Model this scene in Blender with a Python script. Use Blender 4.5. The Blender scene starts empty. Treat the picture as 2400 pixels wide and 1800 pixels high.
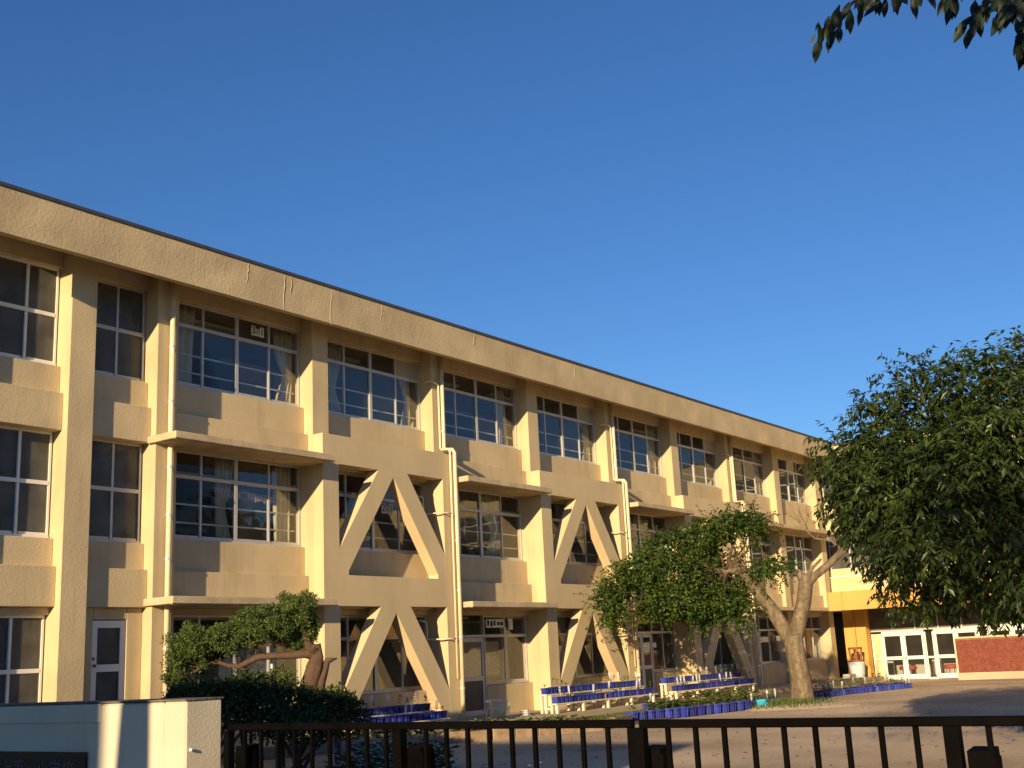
import bpy, math, random
from mathutils import Vector, Matrix, noise

# ------------------------------------------------------------------ camera, sky, sun, exposure
S = bpy.context.scene
COL = S.collection
CAM_H = 1.77
F_PX, YAW, PITCH, ROLL = 2750.7, math.radians(54.364), math.radians(13.182), math.radians(2.739)
_f = Vector((math.sin(YAW)*math.cos(PITCH), math.cos(YAW)*math.cos(PITCH), math.sin(PITCH)))
_r0 = Vector((math.cos(YAW), -math.sin(YAW), 0)); _u0 = _r0.cross(_f)
_r = math.cos(ROLL)*_r0 - math.sin(ROLL)*_u0
_u = math.sin(ROLL)*_r0 + math.cos(ROLL)*_u0
cam = bpy.data.cameras.new('camera'); cam_o = bpy.data.objects.new('camera', cam); COL.objects.link(cam_o)
cam_o.matrix_world = Matrix(((_r.x, _u.x, -_f.x, 0), (_r.y, _u.y, -_f.y, 0), (_r.z, _u.z, -_f.z, CAM_H), (0, 0, 0, 1)))
cam.sensor_width = 36; cam.lens = F_PX/2400*36; cam.clip_start = .1; cam.clip_end = 3000
S.camera = cam_o

SUN_DIR = Vector((-3.7, -1.0, .88)).normalized()          # towards the sun
EL = math.asin(SUN_DIR.z); AZ = math.atan2(SUN_DIR.x, SUN_DIR.y)
W = bpy.data.worlds.new('World'); S.world = W; W.use_nodes = True
wn = W.node_tree; bg = wn.nodes['Background']
sky = wn.nodes.new('ShaderNodeTexSky'); sky.sky_type = 'NISHITA'; sky.sun_disc = False
sky.sun_elevation = EL; sky.sun_rotation = AZ; sky.air_density = 1.0; sky.dust_density = .12; sky.ozone_density = 2.2
hs = wn.nodes.new('ShaderNodeHueSaturation'); hs.inputs['Saturation'].default_value = 1.12
tint = wn.nodes.new('ShaderNodeMix'); tint.data_type = 'RGBA'; tint.blend_type = 'MULTIPLY'; tint.inputs['Factor'].default_value = 1
tint.inputs[7].default_value = (.50, .70, 1.0, 1)          # white balance of the photograph: a cool, deep sky
wn.links.new(sky.outputs[0], hs.inputs['Color']); wn.links.new(hs.outputs[0], tint.inputs[6]); wn.links.new(tint.outputs[2], bg.inputs[0])
bg.inputs[1].default_value = .085
sun = bpy.data.lights.new('sun', 'SUN'); sun.energy = 5.0; sun.angle = math.radians(.5); sun.color = (1.0, .755, .45)
sun_o = bpy.data.objects.new('sun', sun); COL.objects.link(sun_o)
sun_o.rotation_euler = SUN_DIR.to_track_quat('Z', 'Y').to_euler(); sun_o.location = (-40, -10, 20)
S.view_settings.view_transform = 'Standard'; S.view_settings.look = 'None'
S.view_settings.exposure = .66; S.view_settings.gamma = 1
S.render.engine = 'CYCLES'; S.cycles.max_bounces = 7; S.cycles.diffuse_bounces = 5; S.cycles.transparent_max_bounces = 12

R = random.Random(7)
GZ = .10          # level of the yard

def px(x, y, axis, val):
    """point on the plane axis=val that the photograph shows at pixel x, y"""
    d = _f*F_PX + _r*(x-1200) - _u*(y-900)
    i = 'XYZ'.index(axis); o = Vector((0, 0, CAM_H)); t = (val-o[i])/d[i]
    return o + d*t

# ------------------------------------------------------------------ materials
MATS = {}
def mat(name, col, rough=.8, var=.12, scale=3.0, bump=0.0, bscale=40.0, metal=0.0, spec=.3, dirt=None, streak=0.0, transl=0.0, col2=None, grain=0.0, slo=.50, isl=None):
    if isl is None: isl = .55 if name.startswith(('leaf', 'needle', 'hedge', 'grass', 'seedling')) else 0
    m = bpy.data.materials.new(name); m.use_nodes = True; n = m.node_tree; L = n.links
    b = n.nodes['Principled BSDF']; b.inputs['Roughness'].default_value = rough
    b.inputs['Metallic'].default_value = metal; b.inputs['Specular IOR Level'].default_value = spec
    g = n.nodes.new('ShaderNodeNewGeometry')
    t = n.nodes.new('ShaderNodeTexNoise'); t.inputs['Scale'].default_value = scale; t.inputs['Detail'].default_value = 6
    L.new(g.outputs['Position'], t.inputs['Vector'])
    r = n.nodes.new('ShaderNodeValToRGB'); e = r.color_ramp.elements
    c2 = col2 if col2 else tuple(c*(1-var*1.6) for c in col)
    e[0].position = .3; e[1].position = .7
    e[0].color = (*c2, 1); e[1].color = (*(min(1, c*(1+var*.5)) for c in col), 1) if not col2 else (*col, 1)
    L.new(t.outputs['Fac'], r.inputs['Fac']); out = r.outputs['Color']
    if grain:
        tg = n.nodes.new('ShaderNodeTexNoise'); tg.inputs['Scale'].default_value = 14; tg.inputs['Detail'].default_value = 8; tg.inputs['Roughness'].default_value = .75
        L.new(g.outputs['Position'], tg.inputs['Vector'])
        rg = n.nodes.new('ShaderNodeMapRange'); rg.inputs['From Min'].default_value = .3; rg.inputs['From Max'].default_value = .7
        rg.inputs['To Min'].default_value = 1-grain; rg.inputs['To Max'].default_value = 1+grain*.6
        L.new(tg.outputs['Fac'], rg.inputs['Value'])
        vm = n.nodes.new('ShaderNodeVectorMath'); vm.operation = 'SCALE'; L.new(out, vm.inputs[0]); L.new(rg.outputs[0], vm.inputs['Scale']); out = vm.outputs[0]
    if isl:
        gi = n.nodes.new('ShaderNodeMapRange'); gi.inputs['To Min'].default_value = 1-isl; gi.inputs['To Max'].default_value = 1+isl
        L.new(g.outputs['Random Per Island'], gi.inputs['Value'])
        vi = n.nodes.new('ShaderNodeVectorMath'); vi.operation = 'SCALE'; L.new(out, vi.inputs[0]); L.new(gi.outputs[0], vi.inputs['Scale']); out = vi.outputs[0]
    if streak:
        mp = n.nodes.new('ShaderNodeMapping'); mp.inputs['Scale'].default_value = (2.6, 2.6, .32) if slo > .45 else (7, 7, .6)
        L.new(g.outputs['Position'], mp.inputs['Vector'])
        t2 = n.nodes.new('ShaderNodeTexNoise'); t2.inputs['Scale'].default_value = 1.0; t2.inputs['Detail'].default_value = 8; t2.inputs['Roughness'].default_value = .65
        L.new(mp.outputs[0], t2.inputs['Vector'])
        r2 = n.nodes.new('ShaderNodeValToRGB'); r2.color_ramp.elements[0].position = slo; r2.color_ramp.elements[1].position = slo+.28 if slo > .45 else slo+.2
        L.new(t2.outputs['Fac'], r2.inputs['Fac'])
        mu = n.nodes.new('ShaderNodeMath'); mu.operation = 'MULTIPLY'; mu.inputs[1].default_value = streak; L.new(r2.outputs['Color'], mu.inputs[0])
        mx = n.nodes.new('ShaderNodeMix'); mx.data_type = 'RGBA'
        L.new(mu.outputs[0], mx.inputs['Factor']); L.new(out, mx.inputs[6]); mx.inputs[7].default_value = (*(dirt or (.2, .16, .1)), 1)
        out = mx.outputs[2]
    L.new(out, b.inputs['Base Color'])
    if bump:
        tb = n.nodes.new('ShaderNodeTexNoise'); tb.inputs['Scale'].default_value = bscale; tb.inputs['Detail'].default_value = 5
        L.new(g.outputs['Position'], tb.inputs['Vector'])
        bp = n.nodes.new('ShaderNodeBump'); bp.inputs['Strength'].default_value = bump; bp.inputs['Distance'].default_value = .02
        L.new(tb.outputs['Fac'], bp.inputs['Height']); L.new(bp.outputs[0], b.inputs['Normal'])
    if transl:
        tr = n.nodes.new('ShaderNodeBsdfTranslucent'); L.new(out, tr.inputs['Color'])
        ms = n.nodes.new('ShaderNodeMixShader'); ms.inputs[0].default_value = transl
        L.new(b.outputs[0], ms.inputs[1]); L.new(tr.outputs[0], ms.inputs[2])
        L.new(ms.outputs[0], n.nodes['Material Output'].inputs['Surface'])
    MATS[name] = m; return m

def glass(name, tint=(.80, .83, .85), boost=1.6, rough=.015, dust=.0):
    m = bpy.data.materials.new(name); m.use_nodes = True; n = m.node_tree; L = n.links; n.nodes.clear()
    o = n.nodes.new('ShaderNodeOutputMaterial'); tr = n.nodes.new('ShaderNodeBsdfTransparent'); tr.inputs[0].default_value = (*tint, 1)
    gl = n.nodes.new('ShaderNodeBsdfGlossy'); gl.inputs['Roughness'].default_value = rough
    fr = n.nodes.new('ShaderNodeFresnel'); fr.inputs['IOR'].default_value = 1.5
    mu = n.nodes.new('ShaderNodeMath'); mu.operation = 'MULTIPLY'; mu.inputs[1].default_value = boost; mu.use_clamp = True
    g = n.nodes.new('ShaderNodeNewGeometry'); t = n.nodes.new('ShaderNodeTexNoise'); t.inputs['Scale'].default_value = 1.3; t.inputs['Detail'].default_value = 1
    bp = n.nodes.new('ShaderNodeBump'); bp.inputs['Strength'].default_value = .12; bp.inputs['Distance'].default_value = .03
    L.new(g.outputs['Position'], t.inputs['Vector']); L.new(t.outputs['Fac'], bp.inputs['Height']); L.new(bp.outputs[0], gl.inputs['Normal'])
    mx = n.nodes.new('ShaderNodeMixShader'); L.new(fr.outputs[0], mu.inputs[0]); L.new(mu.outputs[0], mx.inputs[0])
    L.new(tr.outputs[0], mx.inputs[1]); L.new(gl.outputs[0], mx.inputs[2])
    df = n.nodes.new('ShaderNodeBsdfDiffuse'); df.inputs[0].default_value = (.55, .53, .48, 1)
    td = n.nodes.new('ShaderNodeTexNoise'); td.inputs['Scale'].default_value = 2.2; td.inputs['Detail'].default_value = 5; L.new(g.outputs['Position'], td.inputs['Vector'])
    md = n.nodes.new('ShaderNodeMath'); md.operation = 'MULTIPLY'; md.inputs[1].default_value = dust*2; L.new(td.outputs['Fac'], md.inputs[0])
    m2 = n.nodes.new('ShaderNodeMixShader'); L.new(md.outputs[0], m2.inputs[0]); L.new(mx.outputs[0], m2.inputs[1]); L.new(df.outputs[0], m2.inputs[2])
    L.new(m2.outputs[0], o.inputs['Surface'])
    MATS[name] = m; return m

CREAM = (.59, .475, .285)
mat('plaster', CREAM, .92, .10, .8, .3, 30, dirt=(.22, .175, .115), streak=.34, spec=.15)
mat('plaster_rough', (.55, .44, .265), .95, .14, .9, .4, 16, dirt=(.30, .24, .15), streak=.36, spec=.12)
mat('frame_paint', (.60, .48, .285), .85, .06, .8, .12, 40, dirt=(.28, .22, .14), streak=.20, spec=.2)
mat('ledge_concrete', (.55, .44, .275), .95, .16, 2.2, .4, 30, dirt=(.20, .15, .10), streak=.30, spec=.1)
mat('orange_paint', (.64, .36, .105), .8, .05, 1, .08, 40, spec=.2)
mat('cream_light', (.62, .52, .30), .9, .07, 1, .2, 30, dirt=(.35, .27, .16), streak=.12)
mat('soffit_shade_tone', (.36, .28, .17), .95, .2, 2, .3, 30)  # darker than the plaster: under-eave shade put into the colour
mat('roof_metal', (.075, .078, .09), .5, .1, 3, metal=.2)
mat('aluminium', (.55, .54, .51), .45, .06, 5, metal=.35, spec=.5)
mat('white_metal', (.80, .78, .71), .5, .04, 3)
mat('pipe_paint', (.76, .64, .42), .55, .06, 4, .05, 60)
mat('panel_grey', (.42, .38, .31), .8, .06, 3)
mat('interior', (.42, .40, .35), .9, .1, .7)
mat('interior_floor', (.20, .14, .08), .6, .2, 2)
mat('curtain', (.74, .68, .50), .9, .1, 4, transl=.35)
mat('rail_metal', (.55, .56, .55), .4, .04, 4, metal=.3)
mat('paper', (.80, .79, .74), .9, .03, 4)
mat('garland_pink', (.50, .30, .34), .9, .2, 20)
mat('ink', (.02, .02, .022), .8, 0, 4)
mat('notice', (.50, .45, .44), .9, .25, 22)
mat('dark_door', (.07, .075, .07), .45, .1, 2)
glass('pane_glass', (.95, .96, .96), .15, dust=.02); glass('pane_glass_dark', (.6, .61, .58), .25, dust=.14)
mat('terrain', (.24, .21, .13), .97, .3, .2)
mat('packed_earth', (.66, .51, .335), .97, .24, .28, .10, 18, spec=.1, grain=.28)
mat('asphalt', (.055, .055, .058), .95, .2, 6, .5, 60)
mat('apron_concrete', (.48, .39, .27), .95, .15, .8, .3, 30)
mat('soil', (.20, .135, .075), 1, .3, 5, .8, 25)
mat('kerb_stone', (.33, .23, .145), .95, .25, 6, .5, 30)
mat('gate_steel', (.0035, .003, .0028), .7, .3, 8, spec=.03)
mat('white_wall', (.64, .57, .43), .9, .12, 1.2, .18, 60, dirt=(.24, .23, .2), streak=.34)
mat('wall_cap', (.16, .15, .125), .95, .3, 6, .4, 30)
mat('granite', (.012, .012, .014), .18, .1, 60, spec=.5)
mat('engraving', (.10, .10, .10), .6, .05, 9)
mat('blue_plastic', (.024, .040, .26), .42, .18, 3, spec=.5)
_n = MATS['blue_plastic'].node_tree; _oi = _n.nodes.new('ShaderNodeObjectInfo'); _hv = _n.nodes.new('ShaderNodeHueSaturation'); _mr = _n.nodes.new('ShaderNodeMapRange')
_mr.inputs['To Min'].default_value = .55; _mr.inputs['To Max'].default_value = 1.6; _n.links.new(_oi.outputs['Random'], _mr.inputs['Value'])
_src = _n.nodes['Principled BSDF'].inputs['Base Color'].links[0].from_socket
_n.links.new(_src, _hv.inputs['Color']); _n.links.new(_mr.outputs[0], _hv.inputs['Value']); _n.links.new(_hv.outputs[0], _n.nodes['Principled BSDF'].inputs['Base Color'])
mat('cyan_plastic', (.03, .38, .55), .4, .06, 5, spec=.5)
mat('stand_white', (.80, .70, .49), .75, .08, 5)
mat('bottle_plastic', (.85, .86, .82), .15, .05, 8, spec=.6)
_n = MATS['bottle_plastic'].node_tree; _t = _n.nodes.new('ShaderNodeBsdfTransparent'); _m = _n.nodes.new('ShaderNodeMixShader'); _m.inputs[0].default_value = .68
_n.links.new(_n.nodes['Principled BSDF'].outputs[0], _m.inputs[1]); _n.links.new(_t.outputs[0], _m.inputs[2]); _n.links.new(_m.outputs[0], _n.nodes['Material Output'].inputs['Surface'])
mat('white_plastic', (.82, .80, .72), .45, .04, 4)
mat('pale_bin', (.60, .66, .70), .5, .08, 4)
mat('cushion', (.66, .60, .34), .9, .12, 9)
mat('brown_wood', (.28, .12, .055), .6, .2, 8)
mat('red_vinyl', (.42, .055, .028), .5, .1, 5)
mat('brick', (.25, .066, .042), .9, .35, 9, .4, 60, col2=(.13, .034, .026))
mat('mortar', (.27, .13, .09), .95, .15, 8)
mat('bark_smooth', (.23, .175, .11), .95, .3, 9, 1.0, 14, dirt=(.085, .065, .042), streak=.75, slo=.40)
mat('bark_red', (.115, .07, .043), .95, .4, 9, 1.0, 24, col2=(.075, .048, .032))
mat('bark_dark', (.09, .065, .045), .95, .3, 6, .8, 22)
mat('leaf_maple', (.088, .128, .018), .55, .3, 1.3, transl=.36, col2=(.030, .074, .012))
mat('leaf_broad', (.062, .092, .018), .42, .3, 2.2, transl=.28, spec=.45, col2=(.024, .044, .011))
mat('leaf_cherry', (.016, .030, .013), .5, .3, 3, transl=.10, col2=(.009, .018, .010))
mat('leaf_young', (.20, .20, .035), .5, .2, 3, transl=.35)
mat('needle', (.105, .140, .030), .7, .3, 5, transl=.15, col2=(.050, .085, .020))
mat('hedge_leaf', (.045, .070, .017), .6, .3, 4, transl=.2, col2=(.022, .040, .012))
mat('grass_green', (.12, .17, .035), .7, .3, 5, transl=.3, col2=(.07, .11, .025))
mat('seedling', (.16, .23, .05), .6, .3, 6, transl=.3)
mat('petal_white', (.75, .76, .74), .7, .05, 9, transl=.3)
mat('petal_purple', (.22, .12, .30), .7, .2, 9, transl=.3)
mat('petal_yellow', (.75, .62, .10), .7, .1, 9, transl=.3)
mat('petal_blue', (.30, .42, .46), .7, .1, 9, transl=.3)
mat('house_wall', (.42, .40, .36), .9, .1, 1)
mat('shadow_post_grey', (.36, .35, .33), .9, .1, 4)

# ------------------------------------------------------------------ mesh helpers
class MB:
    def __init__(s): s.v = []; s.f = []
    def box(s, x0, x1, y0, y1, z0, z1):
        b = len(s.v)
        s.v += [(x0,y0,z0),(x1,y0,z0),(x1,y1,z0),(x0,y1,z0),(x0,y0,z1),(x1,y0,z1),(x1,y1,z1),(x0,y1,z1)]
        s.f += [tuple(b+i for i in q) for q in ((0,3,2,1),(4,5,6,7),(0,1,5,4),(1,2,6,5),(2,3,7,6),(3,0,4,7))]
        return s
    def bar(s, a, c, w, h=None, up=(0,0,1)):
        h = h or w; a = Vector(a); c = Vector(c); d = (c-a).normalized(); up = Vector(up)
        if abs(d.dot(up)) > .97: up = Vector((0,1,0))
        sx = d.cross(up).normalized()*w/2; sy = sx.cross(d).normalized()*h/2
        b = len(s.v)
        for p in (a, c): s.v += [tuple(p-sx-sy), tuple(p+sx-sy), tuple(p+sx+sy), tuple(p-sx+sy)]
        s.f += [tuple(b+i for i in q) for q in ((0,3,2,1),(4,5,6,7),(0,1,5,4),(1,2,6,5),(2,3,7,6),(3,0,4,7))]
        return s
    def tube(s, pts, rad, n=8, wob=0.0, cap=True):
        pts = [Vector(p) for p in pts]; rings = []; prev = None
        for i, p in enumerate(pts):
            d = (pts[min(i+1, len(pts)-1)]-pts[max(i-1, 0)]).normalized()
            if prev is None:
                a = d.orthogonal().normalized()
            else:
                a = (prev - d*prev.dot(d)); a = a.normalized() if a.length > 1e-5 else d.orthogonal().normalized()
            prev = a; c = d.cross(a); r = rad[i] if hasattr(rad, '__len__') else rad
            b = len(s.v)
            for k in range(n):
                t = 2*math.pi*k/n; rr = r*(1 + (R.uniform(-wob, wob) if wob else 0))
                s.v.append(tuple(p + (a*math.cos(t) + c*math.sin(t))*rr))
            rings.append(b)
        for q, w in zip(rings, rings[1:]):
            for k in range(n): s.f.append((q+k, q+(k+1)%n, w+(k+1)%n, w+k))
        if cap: s.f.append(tuple(rings[0]+k for k in range(n))[::-1]); s.f.append(tuple(rings[-1]+k for k in range(n)))
        return s
    def lathe(s, c, prof, n=10, sq=False):
        c = Vector(c); rings = []
        for r, z in prof:
            b = len(s.v); rings.append(b)
            for k in range(n):
                t = 2*math.pi*(k+.5)/n
                s.v.append((c.x+r*math.cos(t), c.y+r*math.sin(t), c.z+z))
        for q, w in zip(rings, rings[1:]):
            for k in range(n): s.f.append((q+k, q+(k+1)%n, w+(k+1)%n, w+k))
        s.f.append(tuple(rings[0]+k for k in range(n))[::-1]); s.f.append(tuple(rings[-1]+k for k in range(n)))
        return s
    def prism_y(s, poly, y0, y1):           # poly in (x, z), extruded along y
        b = len(s.v); n = len(poly)
        s.v += [(x, y0, z) for x, z in poly] + [(x, y1, z) for x, z in poly]
        s.f.append(tuple(range(b, b+n))); s.f.append(tuple(range(b+2*n-1, b+n-1, -1)))
        for i in range(n): j = (i+1) % n; s.f.append((b+i, b+n+i, b+n+j, b+j))
        return s
    def prism_z(s, poly, z0, z1):
        b = len(s.v); n = len(poly)
        s.v += [(x, y, z0) for x, y in poly] + [(x, y, z1) for x, y in poly]
        s.f.append(tuple(range(b+n-1, b-1, -1))); s.f.append(tuple(range(b+n, b+2*n)))
        for i in range(n): j = (i+1) % n; s.f.append((b+i, b+j, b+n+j, b+n+i))
        return s
    def leaf(s, p, d, nrm, l, w):           # one pointed leaf, folded along its rib
        d = d.normalized(); sd = d.cross(nrm)
        sd = sd.normalized() if sd.length > 1e-4 else d.orthogonal().normalized()
        up = sd.cross(d)
        b = len(s.v)
        s.v += [tuple(p), tuple(p + d*l*.45 + sd*w*.5 + up*w*.16), tuple(p + d*l), tuple(p + d*l*.45 - sd*w*.5 + up*w*.16)]
        s.f += [(b, b+1, b+2), (b, b+2, b+3)]
    def mesh(s, name, m, smooth=False):
        me = bpy.data.meshes.new(name); me.from_pydata(s.v, [], s.f); me.update()
        me.materials.append(MATS[m])
        if smooth: me.polygons.foreach_set('use_smooth', [True]*len(me.polygons))
        return me
    def obj(s, name, m, parent=None, smooth=False, **k):
        return link(name, s.mesh(name, m, smooth), parent, **k)
def link(name, me, parent=None, loc=None, rotz=0, label=None, cat=None, group=None, kind=None):
    o = bpy.data.objects.new(name, me); COL.objects.link(o)
    if loc is not None: o.location = loc
    if rotz: o.rotation_euler = (0, 0, rotz)
    if parent is not None:
        o.parent = parent
        q = parent
        off = Vector((0, 0, 0))
        while q is not None: off += Vector(q.location); q = q.parent
        if loc is None: o.location = -off if not getattr(parent, 'rot_local', False) else o.location
    if label: o['label'] = label
    if cat: o['category'] = cat
    if group: o['group'] = group
    if kind: o['kind'] = kind
    return o
def thing(name, label, cat, loc, group=None):
    o = bpy.data.objects.new(name, None); COL.objects.link(o); o.location = loc; o.empty_display_size = .2
    o['label'] = label; o['category'] = cat
    if group: o['group'] = group
    return o
def bevel(o, w=.01, seg=1):
    m = o.modifiers.new('bevel', 'BEVEL'); m.width = w; m.segments = seg; m.limit_method = 'ANGLE'; m.angle_limit = math.radians(40); return o

def text_mesh(s, size, m, name='lettering', extrude=.002):
    c = bpy.data.curves.new(name, 'FONT'); c.body = s; c.size = size; c.align_x = 'CENTER'; c.align_y = 'CENTER'; c.extrude = extrude
    o = bpy.data.objects.new('tmp', c); COL.objects.link(o)
    dg = bpy.context.evaluated_depsgraph_get(); dg.update()
    me = bpy.data.meshes.new_from_object(o.evaluated_get(dg)); me.name = name
    bpy.data.objects.remove(o); me.materials.clear(); me.materials.append(MATS[m]); return me

# ------------------------------------------------------------------ ground
g = MB(); N = 60
g.v = [(-1500,-1500,GZ-.012),(1500,-1500,GZ-.012),(1500,1500,GZ-.012),(-1500,1500,GZ-.012)]; g.f = [(0,1,2,3)]
g.obj('ground', 'terrain', kind='structure')
yd = MB(); yd.v = [(3.9,-16,GZ),(53.0,-16,GZ),(53.0,21,GZ),(3.9,21,GZ)]; yd.f = [(0,1,2,3)]; yd.obj('yard', 'packed_earth', kind='structure')
rd = MB(); rd.v = [(-30,-200,GZ-.004),(3.9,-200,GZ-.004),(3.9,200,GZ-.004),(-30,200,GZ-.004)]; rd.f = [(0,1,2,3)]
rd.obj('road', 'asphalt', kind='structure')
ap = MB().box(9.0, 52.0, 18.15, 21.0, GZ-.3, .30); bevel(ap.obj('pavement', 'apron_concrete', kind='structure'), .015)
bed_poly = [(15.5, 18.14), (17.2, 17.6), (23.6, 14.85), (27.5, 15.2), (31.0, 14.9), (34.0, 15.3), (38.0, 15.2), (43.5, 14.6), (44.2, 15.4), (44.2, 18.14)]
sb = MB(); sb.prism_z(bed_poly, GZ-.1, GZ+.05); sb.obj('garden_bed', 'soil', kind='structure')

# ------------------------------------------------------------------ school building
BX = 4.512
def P(k): return 15.12 + BX*(k-1)                # left edge of pillar k
PW = .55
YC, YW, YB, YF, YS = 20.02, 20.31, 20.18, 19.69, 20.47   # pillar, wall, band, brace frame, sash planes
YL, YE = 19.25, 19.20                            # ledge and eave fronts
ZR = 10.79; ZPB = 9.80; ZSOF = 10.28
school = thing('school_building', 'long three storey cream school building with X braced bays and flat eaves', 'building', (30, 20, .1))
XL, XR = 10.5, 51.9

fas = MB()                                       # uneven rendered fascia: a subdivided slab
nx = 160
for zz, yy in ((ZPB, YE), (ZPB+.35, YE), (ZPB+.7, YE), (ZR-.1, YE), (ZR-.1, YE+.16), (ZPB, YE+.16)):
    for i in range(nx+1):
        x = XL + (XR-XL)*i/nx
        j = noise.noise(Vector((x*1.3, zz*2.0, 3)))*.012 if yy == YE and ZPB < zz < ZR-.12 else 0
        fas.v.append((x, yy+j, zz))
for a in range(6):
    c = (a+1) % 6
    for i in range(nx): fas.f.append((a*(nx+1)+i, a*(nx+1)+i+1, c*(nx+1)+i+1, c*(nx+1)+i))
fas.f.append(tuple(a*(nx+1) for a in range(6))); fas.f.append(tuple(a*(nx+1)+nx for a in range(5, -1, -1)))
fas.obj('eave_fascia', 'plaster_rough', school)
for i in range(7):                               # cracks and filled seams on the fascia
    x0 = [16.9, 18.0, 18.2, 19.5, 21.3, 25.1, 30.2][i]; z = ZR-.13; pts = []
    ln = [.5, .85, .45, .9, .4, .35, .5][i]
    for k in range(7): pts.append((x0 + R.uniform(-.025, .025) - .01*k, YE-.004, z - ln*k/6))
    MB().tube(pts, [.005, .007, .009, .006, .008, .006, .003], 5).obj('patched_crack', 'plaster_rough', school)
MB().box(XL-.02, XR, YE-.03, YE+.20, ZR-.098, ZR-.03).obj('roof_coping', 'roof_metal', school)
MB().box(XL+.02, XR, YE+.163, 20.5, ZSOF, ZSOF+.2).obj('soffit', 'soffit_shade_tone', school)
MB().box(XL+.02, XR, 20.503, 28.4, ZSOF+.02, ZSOF+.22).obj('roof_slab', 'interior', school)
MB().box(XL, XL+.16, 20.55, 28.4, .0, ZSOF).obj('end_wall', 'plaster', school)
MB().box(XL, XR+12, 28.41, 28.6, .0, ZR).obj('back_wall', 'interior', school)
for z in (.1, 3.16, 6.5):
    MB().box(XL+.17, XR+10, 20.56, 28.4, z, z+.14).obj('floor_slab', 'interior_floor', school)
for k in (1, 3, 5, 7, 9):
    MB().box(P(k)+.2, P(k)+.35, 20.66, 28.4, .25, ZSOF).obj('partition_wall', 'interior', school)

def pillar(x0, x1, z0=.3, z1=ZSOF-.004, y0=YC):
    o = MB().box(x0, x1, y0, 20.62, z0, z1).obj('pillar', 'plaster', school); bevel(o, .012)
pillar(13.05, 13.63)
for k in range(1, 10): pillar(P(k), P(k)+PW)
pillar(XL+.01, 10.98)

def window(x0, x1, zs, zt, zh, cols, wide=None, rails=True, y=YS, blank=(), gl='pane_glass', fm='aluminium', sill=True, lower=True):
    """a part of the school: sash frame, one pane per light, safety rails behind"""
    w = link('window', MB().box(x0, x1, y-.045, y+.05, zs-.05, zs).mesh('window_sill', fm), school)
    fr = MB(); xs = [x0 + (x1-x0)*i/cols for i in range(cols+1)]
    fr.box(x0, x1, y-.03, y+.03, zh-.05, zh)
    fr.box(x0, x0+.05, y-.03, y+.03, zs+.002, zh-.052); fr.box(x1-.05, x1, y-.03, y+.03, zs+.002, zh-.052)
    fr.box(x0+.052, x1-.052, y-.035, y+.035, zt-.04, zt+.04)
    for i in range(1, cols):
        t = .05 if wide and i == wide else .028
        for a, c in ((zs+.002, zt-.042), (zt+.042, zh-.052)):
            fr.box(xs[i]-t, xs[i]+t, y-.028, y+.028, a, c)
    for i in range(cols):
        d = .012 if i % 2 else -.012
        fr.box(xs[i]+.055, xs[i+1]-.055, y-.012+d, y+.012+d, zs+.003, zs+.05)
    bevel(fr.obj('frame', fm, w), .004)
    for i in range(cols):
        for q, (a, c) in enumerate(((zs+.05, zt-.04), (zt+.04, zh-.05))):
            d = .012 if i % 2 else -.012
            if (i, q) in blank:
                MB().box(xs[i]+.03, xs[i+1]-.03, y-.008, y+.008, a, c).obj('blank_panel', 'panel_grey', w)
            else:
                MB().box(xs[i]+.027, xs[i+1]-.027, y-.003+d, y+.003+d, a, c).obj('pane', gl, w)
    if rails:
        for h in (.34, .74):
            MB().bar((x0+.02, y+.17, zs+h), (x1-.02, y+.17, zs+h), .035).obj('safety_rail', 'rail_metal', w)
    return w

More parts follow.
